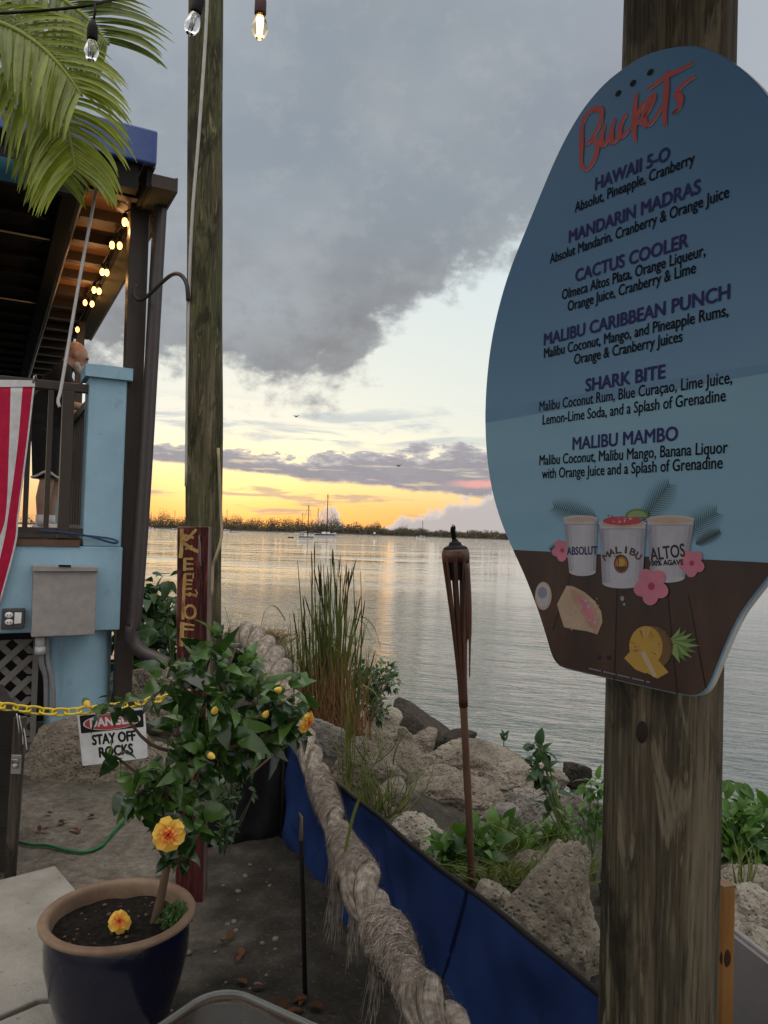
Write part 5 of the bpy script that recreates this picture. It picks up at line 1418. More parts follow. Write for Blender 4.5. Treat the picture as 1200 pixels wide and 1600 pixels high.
mb = MB(); zb = P(1133, 1490, 1.75).z; mb.ell(Vector((oS.x - .003, oS.y - .0145, zb)), (.013, .004, .022), 16, 10); h = mb.build('knot', plain('burnt_knot', (.05, .018, .008), .8), smooth=True); h.parent = o; h.data.transform(Matrix.Translation(-Vector(o['_o'])))

# ================================================================== ROPE
RP = [(352, 1012, 4.75, .068), (378, 992, 4.55, .072), (402, 1003, 4.35, .078), (424, 1032, 4.1, .082), (440, 1066, 3.85, .078), (458, 1112, 3.6, .070), (476, 1158, 3.35, .066), (494, 1206, 3.08, .062), (511, 1252, 2.84, .056),
      (525, 1292, 2.62, .052), (541, 1332, 2.42, .058), (560, 1372, 2.25, .078), (572, 1402, 2.15, .074), (586, 1432, 2.06, .056), (604, 1462, 1.97, .072), (622, 1500, 1.88, .062), (640, 1534, 1.79, .050), (662, 1562, 1.72, .066), (682, 1590, 1.65, .068), (708, 1622, 1.57, .058), (750, 1680, 1.45, .055)]
raw = crom(RP, 14); ctr = [P(*p[:3]) for p in raw]; rad_ = [p[3] * (.80 + .22 * max(0, min(1, (1120 - p[1]) / 80))) for p in raw]
# even steps along the rope
cum = [0]
for i in range(1, len(ctr)): cum.append(cum[-1] + (ctr[i] - ctr[i - 1]).length)
TOT = cum[-1]; NS = int(TOT / .012)
def at_s(s_):
    i = int(np.searchsorted(cum, s_)) ; i = min(max(i, 1), len(cum) - 1); f = (s_ - cum[i - 1]) / max(1e-9, cum[i] - cum[i - 1])
    return ctr[i - 1].lerp(ctr[i], f), rad_[i - 1] + (rad_[i] - rad_[i - 1]) * f
cen = [at_s(TOT * i / NS) for i in range(NS + 1)]
fr = []; up = Vector((0, 0, 1))
for i in range(NS + 1):
    d = (cen[min(i + 1, NS)][0] - cen[max(i - 1, 0)][0]).normalized(); up = (up - d * up.dot(d)).normalized(); fr.append((d, up.copy(), d.cross(up)))
PITCH = .50
def strand_pt(i, ph, k=.52):
    c, r = cen[i]; d, u_, s_ = fr[i]; a = 2 * pi * (TOT * i / NS) / PITCH + ph
    return c + (u_ * cos(a) + s_ * sin(a)) * (r * k)
rope = thing('thick_rope', cen[NS // 2][0], 'very thick frayed grey mooring rope strung along the blue fabric fence', 'rope')
rd = random.Random(3)
for sidx in range(3):
    ph = sidx * 2 * pi / 3; mb = MB(); pts = [strand_pt(i, ph) for i in range(NS + 1)]
    rs = [cen[i][1] * (.54 + .05 * mnoise.noise(Vector((i * .11, sidx * 5, 0)))) for i in range(NS + 1)]
    mb.tube(pts, rs, 14, tint=[.5 + .3 * mnoise.noise(Vector((i * .05, sidx, 3))) for i in range(NS + 1)])
    ob_ = mb.build('strand', ROPEM, rope)
    mb = MB()   # loose yarn over the strand
    for q in range(4200):
        i0 = rd.randrange(2, NS - 12); ln = rd.randint(4, 9); th = rd.uniform(0, 2 * pi); tn = rd.uniform(.1, 1.0); prev = []
        lift = rd.uniform(.0, .05) + (.3 if rd.random() < .06 else 0); dirn = rd.uniform(.03, .10)
        for k in range(ln):
            i = i0 + k; p0 = pts[i]; dd = (pts[min(i + 1, NS)] - pts[i - 1]).normalized(); u1 = dd.orthogonal().normalized(); u1 = (fr[i][1] - dd * fr[i][1].dot(dd)).normalized(); v1 = dd.cross(u1)
            a = th + dirn * k; rr_ = rs[i] * (1.0 + lift * (k / ln) ** 2 + .015)
            prev.append(p0 + (u1 * cos(a) + v1 * sin(a)) * rr_)
            sidev = (-u1 * sin(a) + v1 * cos(a))
        wv = rd.uniform(.0006, .0014)
        mb.strip(prev, [wv * (1 - .6 * k / ln) for k in range(ln)], sidev, tint=tn, fold=.5, nrm=(prev[0] - pts[i0]).normalized())
    mb.build('yarn', ROPEM, ob_)
# wraps (seizings) where the rope is bulged, and hanging frayed tufts
for (f0, f1, k_, nm) in ((.545, .645, 1.03, 0), (.680, .765, 1.03, 1), (.83, .92, 1.03, 2)):
    mb = MB()
    for q in range(4200):
        i = int(NS * rd.uniform(f0, f1)); a0 = rd.uniform(0, 2 * pi); sp = rd.uniform(.4, .9); n_ = 6; pr = []; tn = rd.uniform(.2, 1.0); drift = rd.uniform(-3, 5)
        lift = rd.uniform(0, .07) + (.22 if rd.random() < .05 else 0)
        for k in range(n_):
            j = int(min(NS - 1, max(1, i + drift * k / n_ * 1.5))); c, r = cen[j]; d, u_, s_ = fr[j]; a = a0 + sp * k / (n_ - 1)
            bul = 1.06 + .10 * sin(pi * (j / NS - f0) / (f1 - f0)) if f0 <= j / NS <= f1 else 1.04
            pr.append(c + (u_ * cos(a) + s_ * sin(a)) * r * (bul + lift * k / n_))
        d = fr[i][0]; wv = rd.uniform(.0006, .0015)
        mb.strip(pr, [wv, wv, wv, wv * .9, wv * .7, wv * .3], d, tint=tn, fold=.5, nrm=(pr[0] - cen[i][0]).normalized())
    # the solid core below the yarn
    ii = [int(NS * (f0 + (f1 - f0) * k / 10)) for k in range(11)]
    mb.tube([cen[i][0] for i in ii], [cen[i][1] * (.92 + .14 * sin(pi * k / 10)) for k, i in enumerate(ii)], 18)
    mb.build('wrapping', ROPEM, rope)
for x, y, d, n_, ln in ((524, 1325, 2.47, 14, .15), (530, 1352, 2.38, 30, .21), (556, 1420, 2.15, 16, .15), (590, 1480, 1.98, 9, .19), (640, 1560, 1.76, 6, .14)):
    mb = MB(); c = P(x, y, d)
    for q in range(n_ * 3):
        p = c + rv(.014); pr = [p]; dr = Vector((rd.uniform(-.25, .05), rd.uniform(-.15, .15), -1)).normalized(); L_ = ln * rd.uniform(.4, 1.15)
        for k in range(6): dr = (dr + Vector((rd.uniform(-.12, .10), rd.uniform(-.1, .1), -.25))).normalized(); p = p + dr * L_ / 6; pr.append(p)
        wv = rd.uniform(.0006, .0014); mb.strip(pr, [wv] * 6 + [wv * .3], Vector((1, .2, 0)), tint=rd.uniform(.1, .8))
    mb.build('frayed_end', ROPEM, rope)

# ================================================================== TORCH
DT = 2.7
tb, tt_ = P(737, 1400, DT), P(712, 862, DT)
torch = thing('tiki_torch', tb, 'bamboo garden torch with split slats around its canister, stuck among the rocks', 'torch')
axis = [(737, 1400), (733, 1280), (727, 1160), (722, 1060)]
mb = MB(); pts = smooth_px([(x, y, DT) for x, y in axis], 6); n_ = len(pts)
mb.tube(pts, [.0125 + .0012 * math.exp(-((i * 1.0 % 6) - 3) ** 2) for i in range(n_)], 10); mb.build('pole', BAMB2, torch)
top = P(712, 868, DT); low = pts[-1]
ca = (top - low).normalized(); cx_ = ca.orthogonal().normalized(); cy_ = ca.cross(cx_)
for k in range(9):
    a = k * 2 * pi / 9 + .3; e = (cx_ * cos(a) + cy_ * sin(a))
    loose = k in (1,)
    pr = [low - ca * .10 + e * .010, low + e * .012, low.lerp(top, .45) + e * .024, low.lerp(top, .8) + e * .037, top - ca * .02 + e * .043, top + ca * .012 + e * .0435]
    mb = MB(); mb.strip([Vector(p) for p in crom([tuple(p) for p in pr], 3)], [.0065] * 16, [e.cross(ca).normalized()] * 16, fold=.15, nrm=e)
    o = mb.build('slat', BAMB, torch); m2 = o.modifiers.new('s', 'SOLIDIFY'); m2.thickness = .004
for x0, x1, y1, k in ((733, 733.5, 1058, 0), (730, 727, 1005, 1)):   # two slats that have come loose and hang
    mb = MB(); pr = [P(x0 - 2, 880, DT - .03), P(x0 + 1, 940, DT - .04), P(x0 + 1, 990, DT - .04), P(x1, y1, DT - .035)]
    mb.strip([Vector(p) for p in crom([tuple(p) for p in pr], 4)], [.006] * 9 + [.004, .003, .0022, .0015], Vector((1, .3, 0)).normalized(), fold=.2, nrm=Vector((0, -1, 0)))
    o = mb.build('slat', BAMB, torch); m2 = o.modifiers.new('s', 'SOLIDIFY'); m2.thickness = .004
ZR_ = ca.to_track_quat('Z', 'Y').to_matrix()
mb = MB(); mb.lathe([(.001, -.085), (.030, -.085), (.038, -.02), (.038, .024), (.001, .024)], top, 22, M=ZR_); mb.build('canister', BLK, torch, smooth='auto')
mb = MB(); mb.lathe([(.044, -.022), (.0475, -.02), (.0485, .0), (.0475, .02), (.044, .022)], top, 26, M=ZR_); mb.build('rim_band', BAMB, torch)
mb = MB(); mb.lathe([(.044, .022), (.040, .030), (.024, .036), (.020, .046), (.012, .050), (.009, .058), (.001, .058)], top, 22, M=ZR_); mb.build('lid', BLK, torch, smooth='auto')
mb = MB(); w0 = P(710, 850, DT); mb.tube([w0, P(709, 838, DT), P(707.5, 828, DT), P(707, 823, DT)], [.008, .0075, .009, .006], 8)
for k in range(9): mb.tube([P(707.5, 830, DT) + rv(.003), P(707 + rnd(-5, 5), 821 + rnd(-2, 4), DT)], [.003, .0015], 4)
mb.build('wick', CHAR, torch)

# ================================================================== POT WITH HIBISCUS
PD = 2.15
pc = P(186, 1422, PD); pz = pc.z
pc.z = 0.03
pot = thing('plant_pot', pc, 'large dark blue glazed pot with a terracotta rim holding the hibiscus', 'pot')
R0 = 117 / 1200 * PD; Hh = pz - .03
mb = MB(); mb.lathe([(.001, .0), (R0 * .62, .0), (R0 * .68, .012), (R0 * .83, Hh * .35), (R0 * .915, Hh * .62), (R0 * .925, Hh * .78), (R0 * .90, Hh * .90), (R0 * .885, Hh * .93)], pc, 56); mb.build('body', GLAZE, pot)
mb = MB(); mb.lathe([(R0 * .885, Hh * .925), (R0 * .955, Hh * .935), (R0 * .995, Hh * .955), (R0 * 1.0, Hh * .975), (R0 * .985, Hh * .99), (R0 * .965, Hh * .995), (R0 * .955, Hh * .993), (R0 * .935, Hh * 1.0), (R0 * .905, Hh * 1.0), (R0 * .87, Hh * .985), (R0 * .855, Hh * .95), (R0 * .84, Hh * .80)], pc, 56); mb.build('rim', TERRA, pot)
mb = MB(); vs = [(pc.x, pc.y, pc.z + Hh * .84)]; nr_, na_ = 14, 48
for i in range(1, nr_ + 1):
    for k in range(na_):
        a = 2 * pi * k / na_; r = R0 * .85 * i / nr_; x, y = pc.x + cos(a) * r, pc.y + sin(a) * r
        vs.append((x, y, pc.z + Hh * .855 + mnoise.noise(Vector((x * 14, y * 14, 0))) * .012 + mnoise.noise(Vector((x * 45, y * 45, 3))) * .006))
fs = [(0, 1 + k, 1 + (k + 1) % na_) for k in range(na_)]
for i in range(nr_ - 1):
    for k in range(na_): a_, b2 = 1 + i * na_, 1 + (i + 1) * na_; fs.append((a_ + k, b2 + k, b2 + (k + 1) % na_, a_ + (k + 1) % na_))
mb.add(vs, fs); mb.build('soil', POTSOIL, pot)
mb = MB()
for k in range(46):
    a, r = rnd(0, 2 * pi), R0 * .8 * sqrt(random.random()); c = Vector((pc.x + cos(a) * r, pc.y + sin(a) * r, pc.z + Hh * .865)); s_ = rnd(.002, .006)
    mb.ell(c, (s_ * rnd(1, 2), s_, s_ * .7), 6, 4, M=Matrix.Rotation(rnd(0, 3), 3, 'Z'), tint=rnd(0, 1))
o = mb.build('wood_chips', plain('bark_chip', (.13, .09, .065), .9), pot); o['kind'] = 'stuff'

def leaf(mb, p, d, up, L, Wd, droop=.25, tint=.5, seg=5, fold=.25, wav=0.0):
    d = d.normalized(); s_ = d.cross(up)
    if s_.length < 1e-4: s_ = d.orthogonal()
    s_.normalize(); nrm = s_.cross(d).normalized()
    pts, wd, sides = [], [], []
    for i in range(seg + 1):
        f = i / seg
        pts.append(p + d * (L * f) - nrm * (droop * L * f * f) + nrm * (.06 * L * sin(f * 3.0)))
        wd.append(Wd * .5 * max(.03, (sin(pi * min(1, f ** .70)) ** .62) * (1 - .22 * f)) * (1 + wav * (1 if i % 2 else -1)))
        sides.append(s_)
    mb.strip(pts, wd, sides, tint=tint, fold=fold, nrm=nrm)
def unit(): 
    v = Vector((random.gauss(0, 1), random.gauss(0, 1), random.gauss(0, 1)))
    return v.normalized()
random.seed(21)
hib = thing('hibiscus', Vector((pc.x + .09, pc.y + .02, pc.z + Hh * .85)), 'leafy hibiscus bush with yellow double flowers growing in the blue pot', 'bush')
base = P(240, 1412, PD + .03); base.z = pc.z + Hh * .85
CL = [(330, 1018, 2.35, 26, 15), (305, 1035, 2.3, 18, 8), (376, 1042, 2.45, 26, 15), (368, 1012, 2.45, 14, 6), (270, 1066, 2.25, 30, 15), (322, 1098, 2.25, 46, 32), (394, 1100, 2.35, 40, 26), (452, 1092, 2.3, 28, 20), (458, 1135, 2.32, 24, 13), (182, 1100, 2.1, 18, 8), (238, 1094, 2.15, 8, 2),
      (286, 1150, 2.15, 30, 15), (348, 1152, 2.25, 48, 30), (312, 1196, 2.15, 38, 22), (256, 1204, 2.05, 22, 12), (214, 1236, 2.05, 22, 12), (258, 1244, 2.1, 36, 22), (304, 1270, 2.12, 24, 12), (412, 1144, 2.35, 34, 17),
      (222, 1262, 2.08, 22, 9), (280, 1330, 2.12, 18, 8), (372, 1188, 2.35, 28, 7), (352, 1066, 2.35, 30, 12), (298, 1306, 2.12, 16, 6), (424, 1182, 2.5, 26, 4), (178, 1180, 2.05, 10, 4)]
br = MB(); fork = P(262, 1350, PD + .02); f2 = P(285, 1260, PD + .05); f3 = P(300, 1180, PD + .08)
br.tube([Vector(p) for p in crom([tuple(base - Vector((0, 0, .03))), tuple(base.lerp(fork, .5) + Vector((.004, 0, 0))), tuple(fork), tuple(f2), tuple(f3)], 5)], [.014 - .00035 * i for i in range(21)], 9)
lf = MB()
for (x, y, d, r, n_) in CL:
    c = P(x, y, d); R_ = r / 1200 * d * .95
    src = f3 if y < 1160 else (f2 if y < 1260 else fork)
    mid = src.lerp(c, .5) + Vector((0, 0, -.02)) + rv(.02)
    br.tube([Vector(p) for p in crom([tuple(src), tuple(mid), tuple(c)], 4)], [.0065, .006, .0055, .005, .0048, .0044, .004, .0036, .003], 6)
    for k in range(int(n_ * 1.55)):
        u = unit(); rr_ = R_ * random.random() ** .45; p = c + Vector((u.x, u.y * .9, u.z)) * rr_
        d_ = (u * .8 + Vector((rnd(-.5, .5), rnd(-.8, .1), rnd(-.35, .45)))).normalized()
        upv = (Vector((0, -.5, .8)) + rv(.95)).normalized()
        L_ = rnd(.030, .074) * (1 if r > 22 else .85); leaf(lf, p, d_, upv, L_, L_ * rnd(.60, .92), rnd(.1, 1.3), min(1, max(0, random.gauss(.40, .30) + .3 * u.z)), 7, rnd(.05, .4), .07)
        if k % 3 == 0: br.tube([p, p - d_ * .03 + Vector((0, 0, -.008))], .0012, 4)
br.build('branches', STEM, hib)
lv = lf.build('leaves', LEAFH, hib)
def flower(mb, c, ax, R_, seed=0):
    rs = random.Random(seed); ax = ax.normalized(); a1 = ax.orthogonal().normalized(); a2 = ax.cross(a1)
    for ring, (n_, op, ln) in enumerate(((6, .96, 1.0), (5, .70, .70), (4, .40, .45))):
        for k in range(n_):
            a = 2 * pi * (k + ring * .5 + rs.uniform(-.15, .15)) / n_; e = a1 * cos(a) + a2 * sin(a); tg = -a1 * sin(a) + a2 * cos(a)
            vs, tt = [], []
            for i in range(6):
                f = i / 5; o_ = op * (1 - .15 * rs.random())
                cp = c + (e * o_ + ax * (1 - o_)) * (R_ * ln * f) + ax * (R_ * .22 * sin(f * 3.1)) - ax * (R_ * .18 * f * f)
                w_ = R_ * ln * .45 * sin(.35 + f * 1.9) * (1 if f < .95 else .75)
                for j in range(5):
                    g_ = j / 2 - 1
                    vs.append(cp + tg * (w_ * g_) + ax * (R_ * .10 * sin(g_ * 5 + k * 2 + i) * f + R_ * .08 * abs(g_))); tt.append(min(1, -.02 + f * 1.05 - ring * .20 + rs.uniform(-.05, .05)))
            mb.add(vs, [(i * 5 + j, i * 5 + j + 1, (i + 1) * 5 + j + 1, (i + 1) * 5 + j) for i in range(5) for j in range(4)], 0, tt)
mb = MB(); flower(mb, P(264, 1304, 1.98), Vector((.1, -1, .25)), .046, 1); h = mb.build('flower', PETAL, hib); h['label'] = 'open yellow double flower with an orange heart'
mb = MB(); flower(mb, P(478, 1128, 2.24), Vector((.9, -.5, -.25)), .036, 2); h = mb.build('flower', PETAL, hib); h['label'] = 'half hidden golden flower facing the water'
for k, (x, y, d) in enumerate(((135, 1098, 2.08), (438, 1078, 2.22), (414, 1118, 2.22), (335, 1112, 2.1), (328, 1180, 2.1), (347, 1040, 2.28), (296, 1267, 2.04))):
    mb = MB(); c = P(x, y, d); ax = (Vector((rnd(-.6, .6), -.4, rnd(-.6, .8)))).normalized(); M3 = ax.to_track_quat('Z', 'Y').to_matrix()
    mb.lathe([(.001, -.012), (.006, -.011), (.010, -.002), (.0085, .010), (.003, .020), (.001, .022)], c, 9, M=M3, tint=.95); b0_ = mb.build('bud', PETAL if k < 5 else LEAFG, hib)
    mb = MB(); mb.lathe([(.001, -.016), (.007, -.014), (.0112, -.004), (.010, .001)], c, 8, M=M3, tint=.6); mb.build('calyx', LEAFG, b0_)
fl2 = MB(); c = P(187, 1420, PD - .03); c.z = pc.z + Hh * .87 + .022; flower(fl2, c, Vector((.3, -.7, .7)), .034, 5)
o = fl2.build('fallen_flower', PETAL, origin=c); tag(o, 'fallen yellow flower lying on the soil inside the blue pot', 'flower')
# low moss-like plant in the pot
mb = MB(); c0_ = P(275, 1400, PD + .02); c0_.z = pc.z + Hh * .86
for k in range(420):
    u = unit(); p = c0_ + Vector((u.x * .042, u.y * .05, abs(u.z) * .055)) * random.random() ** .3
    leaf(mb, p, (u + Vector((0, 0, .4))), Vector((0, -.4, 1)), rnd(.008, .016), rnd(.006, .011), .3, rnd(.1, .7), 2, .2)
o = mb.build('small_herb', LEAFG, origin=c0_); tag(o, 'small mound of fine leaved green weed at the edge of the pot', 'plant')

# ================================================================== REEDS, SHRUBS, WEEDS
def blade(mb, base, tip, w, bend, tint0=.2, tint1=.7, n=8, side=None):
    d = tip - base; side = side or Vector((rnd(-1, 1), rnd(-1, 1), 0)).normalized(); pts, ts, wd = [], [], []
    for i in range(n + 1):
        f = i / n; pts.append(base + d * f + bend * (sin(pi * f) * .5) + bend * (-f * f * .15)); ts.append(tint0 + (tint1 - tint0) * f); wd.append(w * .5 * (1 - .75 * f ** 1.6))
    sv = d.cross(Vector((rnd(-.5, .5), -1, 0))).normalized() if side is None else (side - d.normalized() * side.dot(d.normalized())).normalized()
    mb.strip(pts, wd, sv, tint=ts, fold=.3, nrm=sv.cross(d.normalized()))
random.seed(33)
reed = thing('tall_reeds', P(515, 1145, 6.0), 'tall clump of green reeds with dry brown stalks at its foot', 'reeds')
gm, dm = MB(), MB(); SEEDM = plain('dark_seed_head', (.045, .038, .022), .9, .05)
for k in range(112):
    bx = random.gauss(515, 15); d = 6.0 + rnd(-.25, .25); b_ = P(bx, 1142 + rnd(-8, 8), d)
    dense = random.random()
    tx = bx + (bx - 515) * .45 + random.gauss(3, 14); ty = 1142 - (rnd(120, 270) if dense < .75 else rnd(60, 140))
    if k < 26: tx, ty = (487, 500, 522, 547, 553, 530, 508, 541, 496, 560, 516, 534, 505, 470, 480, 563)[k % 16] + rnd(-5, 5), (852, 905, 862, 898, 880, 900, 912, 925, 880, 940, 890, 872, 925, 960, 935, 985)[k % 16] + rnd(-6, 14)
    t_ = P(tx, ty, d + rnd(-.2, .2)); blade(gm, b_, t_, rnd(.010, .022), Vector((rnd(-.06, .06), 0, 0)), rnd(.05, .25), rnd(.3, .8), 9, Vector((1, rnd(-.6, .6), 0)).normalized())
    if k < 60:   # seed head
        dr = (t_ - b_).normalized(); hm_ = MB(); hm_.tube([t_ - dr * rnd(.12, .25), t_ - dr * .06, t_ + dr * .02], [.003, .0058, .0015], 5); hm_.build('seed_head', SEEDM, reed)
for k in range(26):  # leaves arching from the clump
    bx = random.gauss(515, 22); d = 6.0 + rnd(-.3, .3); y0 = rnd(960, 1090); sgn = random.choice((-1, 1)); L_ = rnd(20, 50)
    q = [P(bx, y0, d), P(bx + sgn * L_ * .4, y0 - rnd(10, 26), d), P(bx + sgn * L_ * .8, y0 - rnd(-4, 16), d), P(bx + sgn * L_, y0 + rnd(8, 34), d)]
    pts = [Vector(p) for p in crom([tuple(p) for p in q], 3)]; gm.strip(pts, [.006, .008, .009, .009, .008, .007, .006, .005, .004, .002], Vector((.3, .9, .3)).normalized(), tint=rnd(.2, .8), fold=.3)
for k in range(60):  # the thin left-hand stems
    bx = random.gauss(478, 12); d = 6.1; ty = rnd(945, 1080); blade(gm, P(bx, 1120, d), P(bx - rnd(-6, 26), ty, d), rnd(.005, .012), Vector((rnd(-.05, .05), 0, 0)), .1, rnd(.3, .6), 7, Vector((1, .2, 0)))
for k in range(24):
    bx = random.gauss(556, 7); d = 6.0; ty = rnd(960, 1090); blade(gm, P(bx - 8, 1130, d), P(bx + rnd(-6, 18), ty, d), rnd(.005, .012), Vector((rnd(-.05, .05), 0, 0)), .1, rnd(.3, .6), 7, Vector((1, .2, 0)))
for k in range(420):
    bx = random.gauss(522, 24); d = 5.9 + rnd(-.3, .3); b_ = P(bx, 1150 + rnd(-10, 18), d); tx = bx + random.gauss(-2, 20) + (515 - bx) * .2; ty = rnd(1010, 1120)
    blade(dm, b_, P(tx, ty, d + rnd(-.2, .2)), rnd(.004, .011), Vector((rnd(-.07, .07), 0, 0)), rnd(0, .5), rnd(.2, .9), 6, Vector((1, rnd(-.6, .6), 0)).normalized())
gm.build('green_blades', GRASSM, reed); dm.build('dry_stalks', DRYG, reed)

def bush(name, label, cl, LM, lsize, wk=.5, stems=None, cat='shrub', up=Vector((0, -.3, 1)), drp=.3, seg=4, dirb=Vector((0, 0, .2)), sw=.004, origin=None, tint_m=.45):
    o0 = origin or P(cl[0][0], cl[0][1] + cl[0][3], cl[0][2]); t = thing(name, o0, label, cat); lm, sm_ = MB(), MB()
    for (x, y, d, r, n_) in cl:
        c = P(x, y, d); R_ = r / 1200 * d
        for q in range(max(2, n_ // 10)):
            e = c + unit() * R_ * .8; sm_.tube([Vector(p) for p in crom([tuple(o0 + rv(.02)), tuple(o0.lerp(e, .5) + rv(R_ * .2)), tuple(e)], 3)], [sw, sw * .95, sw * .9, sw * .8, sw * .7, sw * .6, sw * .5], 5)
        for k in range(n_):
            u = unit(); p = c + u * R_ * random.random() ** .4; L_ = lsize * rnd(.6, 1.2)
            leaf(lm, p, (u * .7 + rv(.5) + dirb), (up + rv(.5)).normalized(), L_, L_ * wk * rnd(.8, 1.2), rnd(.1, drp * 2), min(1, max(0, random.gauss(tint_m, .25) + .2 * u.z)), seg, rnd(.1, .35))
    sm_.build('stems', GSTEM, t); lm.build('leaves', LM, t); return t
random.seed(44)
bush('shrub', 'airy small leaved green shrub leaning over the water beside the reeds', [(582, 1068, 6.5, 26, 190), (560, 1050, 6.5, 16, 80), (600, 1055, 6.5, 20, 110), (612, 1068, 6.5, 12, 40), (575, 1100, 6.4, 22, 120), (590, 1112, 6.4, 16, 70)], LEAFD, .055, .5, cat='shrub')
bush('sea_grape', 'broad leaved dark green bush between the downspout and the painted post', [(225, 960, 6.6, 46, 80), (245, 985, 6.6, 40, 70), (205, 1000, 6.3, 34, 50), (255, 950, 6.8, 26, 30), (225, 915, 6.8, 24, 22), (190, 945, 6.5, 24, 24), (265, 1010, 6.2, 30, 40), (200, 1060, 6.0, 30, 40), (240, 1035, 6.4, 46, 70)], LEAFD, .17, .55, cat='bush', dirb=Vector((0, -.2, -.3)), sw=.008)
bush('sea_grape', 'single high leafy shoot rising at the painted post above the broad leaved bush', [(262, 905, 6.0, 7, 4), (268, 960, 6.0, 10, 4)], LEAFD, .15, .5, cat='plant', origin=P(270, 1060, 6.0))
bush('beach_creeper', 'broad leaved beach creeper growing at the foot of the torch', [(712, 1324, 2.95, 24, 20), (700, 1345, 2.85, 20, 16), (740, 1314, 3.05, 20, 14), (755, 1330, 2.95, 22, 20), (690, 1318, 2.95, 10, 8)], LEAFG, .085, .62, cat='creeper', dirb=Vector((0, -.3, .5)))
bush('beach_creeper', 'bright beach creeper spreading between the torch and the tall weed', [(790, 1306, 3.4, 22, 18), (822, 1310, 3.4, 22, 20), (852, 1306, 3.5, 20, 16), (870, 1318, 3.5, 18, 16), (775, 1310, 3.3, 18, 12), (800, 1330, 3.3, 24, 16)], LEAFG, .085, .6, cat='creeper', dirb=Vector((0, -.3, .5)))
bush('tall_weed', 'tall leafy weed with a bare lower stem standing in front of the water', [(842, 1172, 3.4, 12, 20), (838, 1195, 3.4, 12, 18), (848, 1212, 3.4, 14, 22), (862, 1240, 3.4, 10, 10), (858, 1262, 3.4, 10, 8)], LEAFD, .062, .62, cat='weed', origin=P(905, 1350, 3.2), sw=.005)
bush('tall_weed', 'yellowish green leafy weed close against the menu post', [(930, 1228, 3.0, 14, 22), (925, 1255, 3.0, 16, 22), (915, 1285, 3.0, 20, 24), (935, 1300, 3.0, 20, 20), (885, 1285, 3.2, 16, 14)], LEAFG, .055, .5, cat='weed', origin=P(925, 1370, 2.9), tint_m=.6)
bush('beach_shrub', 'bright green round leaved shrub behind the menu post at the waterside', [(1150, 1285, 3.3, 26, 34), (1180, 1275, 3.4, 26, 34), (1140, 1310, 3.2, 26, 34), (1185, 1310, 3.3, 30, 44), (1160, 1335, 3.2, 26, 34), (1195, 1345, 3.2, 26, 34), (1215, 1290, 3.4, 26, 30), (1120, 1290, 3.3, 24, 20)], LEAFG, .088, .6, cat='shrub', dirb=Vector((0, -.2, .6)), tint_m=.6)
# drooping shoot over the water at the right
dsv = thing('drooping_shoot', P(1120, 1330, 3.0), 'drooping leaf shoot hanging over the water beside the menu post', 'plant')
mb = MB(); mb.tube(smooth_px([(1118, 1335, 3.0), (1122, 1260, 3.0), (1130, 1225, 3.0), (1142, 1220, 3.0), (1155, 1228, 3.0)], 4), .0035, 5); mb.build('stem', GSTEM, dsv)
mb = MB()
for x, y, dx_, dy_ in ((1140, 1220, -.2, -.9), (1148, 1222, .5, -.8), (1155, 1226, .8, -.6), (1158, 1228, .9, -.9), (1135, 1222, -.6, -.4)): leaf(mb, P(x, y, 2.98), Vector((dx_, -.2, dy_)), Vector((0, -1, .5)), .075, .045, .2, rnd(.4, .8), 6, .3)
mb.build('leaves', LEAFG, dsv)
# sprout in the shallows
sp = thing('mangrove_sprout', P(788, 1180, 9.6), 'tiny mangrove sprout standing in the shallow water', 'sprout')
mb = MB(); mb.tube(smooth_px([(788, 1190, 9.6), (787, 1165, 9.6), (788, 1150, 9.6)], 4), .008, 5); mb.build('stem', STEM, sp)
mb = MB()
for k in range(9): leaf(mb, P(788, 1150 + (k % 3) * 4, 9.6), Vector((rnd(-1, 1), rnd(-.4, .4), rnd(.4, 1))), Vector((0, -1, .3)), .09, .04, .1, .3, 3)
mb.build('leaves', LEAFD, sp)
random.seed(55)
def tuft(label, cx, cy, d, n_, wpx, hpx, name='grass_tuft', mat=None, spread=1.0, wmul=1.0, bend=.12):
    mb = MB()
    for k in range(n_):
        bx = random.gauss(cx, wpx * .35); b_ = P(bx, cy + rnd(-4, 6), d + rnd(-.12, .12)); tx = bx + (bx - cx) * spread + random.gauss(0, wpx * .4); t_ = P(tx, cy - hpx * rnd(.4, 1.05), d + rnd(-.15, .15))
        blade(mb, b_, t_, rnd(.004, .009) * wmul, Vector((rnd(-bend, bend), rnd(-.05, .05), 0)), rnd(.1, .4), rnd(.5, 1), 7, Vector((1, rnd(-.5, .5), 0)).normalized())
    o = mb.build(name, mat or GRASSM, origin=P(cx, cy, d)); return tag(o, label, 'grass')
tuft('fresh grass tuft behind the top of the blue fabric', 585, 1275, 3.55, 55, 50, 100)
tuft('slim bright green grass stalks between the reeds and the rope', 541, 1235, 4.0, 20, 10, 190, spread=.2, bend=.05)
tuft('thin grass on the brown rock behind the blue fabric', 575, 1190, 4.4, 16, 50, 70)
tuft('fine trailing grass under the beach creeper by the torch', 790, 1385, 2.75, 170, 80, 50, spread=1.6, bend=.25)
tuft('coarse grass with bent blades between the torch and the big pitted boulder', 800, 1330, 3.1, 40, 60, 70, spread=1.5, bend=.3)
tuft('small grass tuft on the slope above the big pitted boulder', 880, 1360, 2.8, 40, 30, 40)
tuft('sparse weeds on the far point beside the rope', 430, 1030, 11.0, 90, 50, 60, bend=.3)
tuft('reddish dry weed covering the low rock on the point', 418, 1002, 11.2, 260, 34, 22, mat=DRYG, bend=.2)
tuft('thin upright stalks beside the wooden pole on the point', 366, 1000, 10, 8, 12, 55, bend=.05)
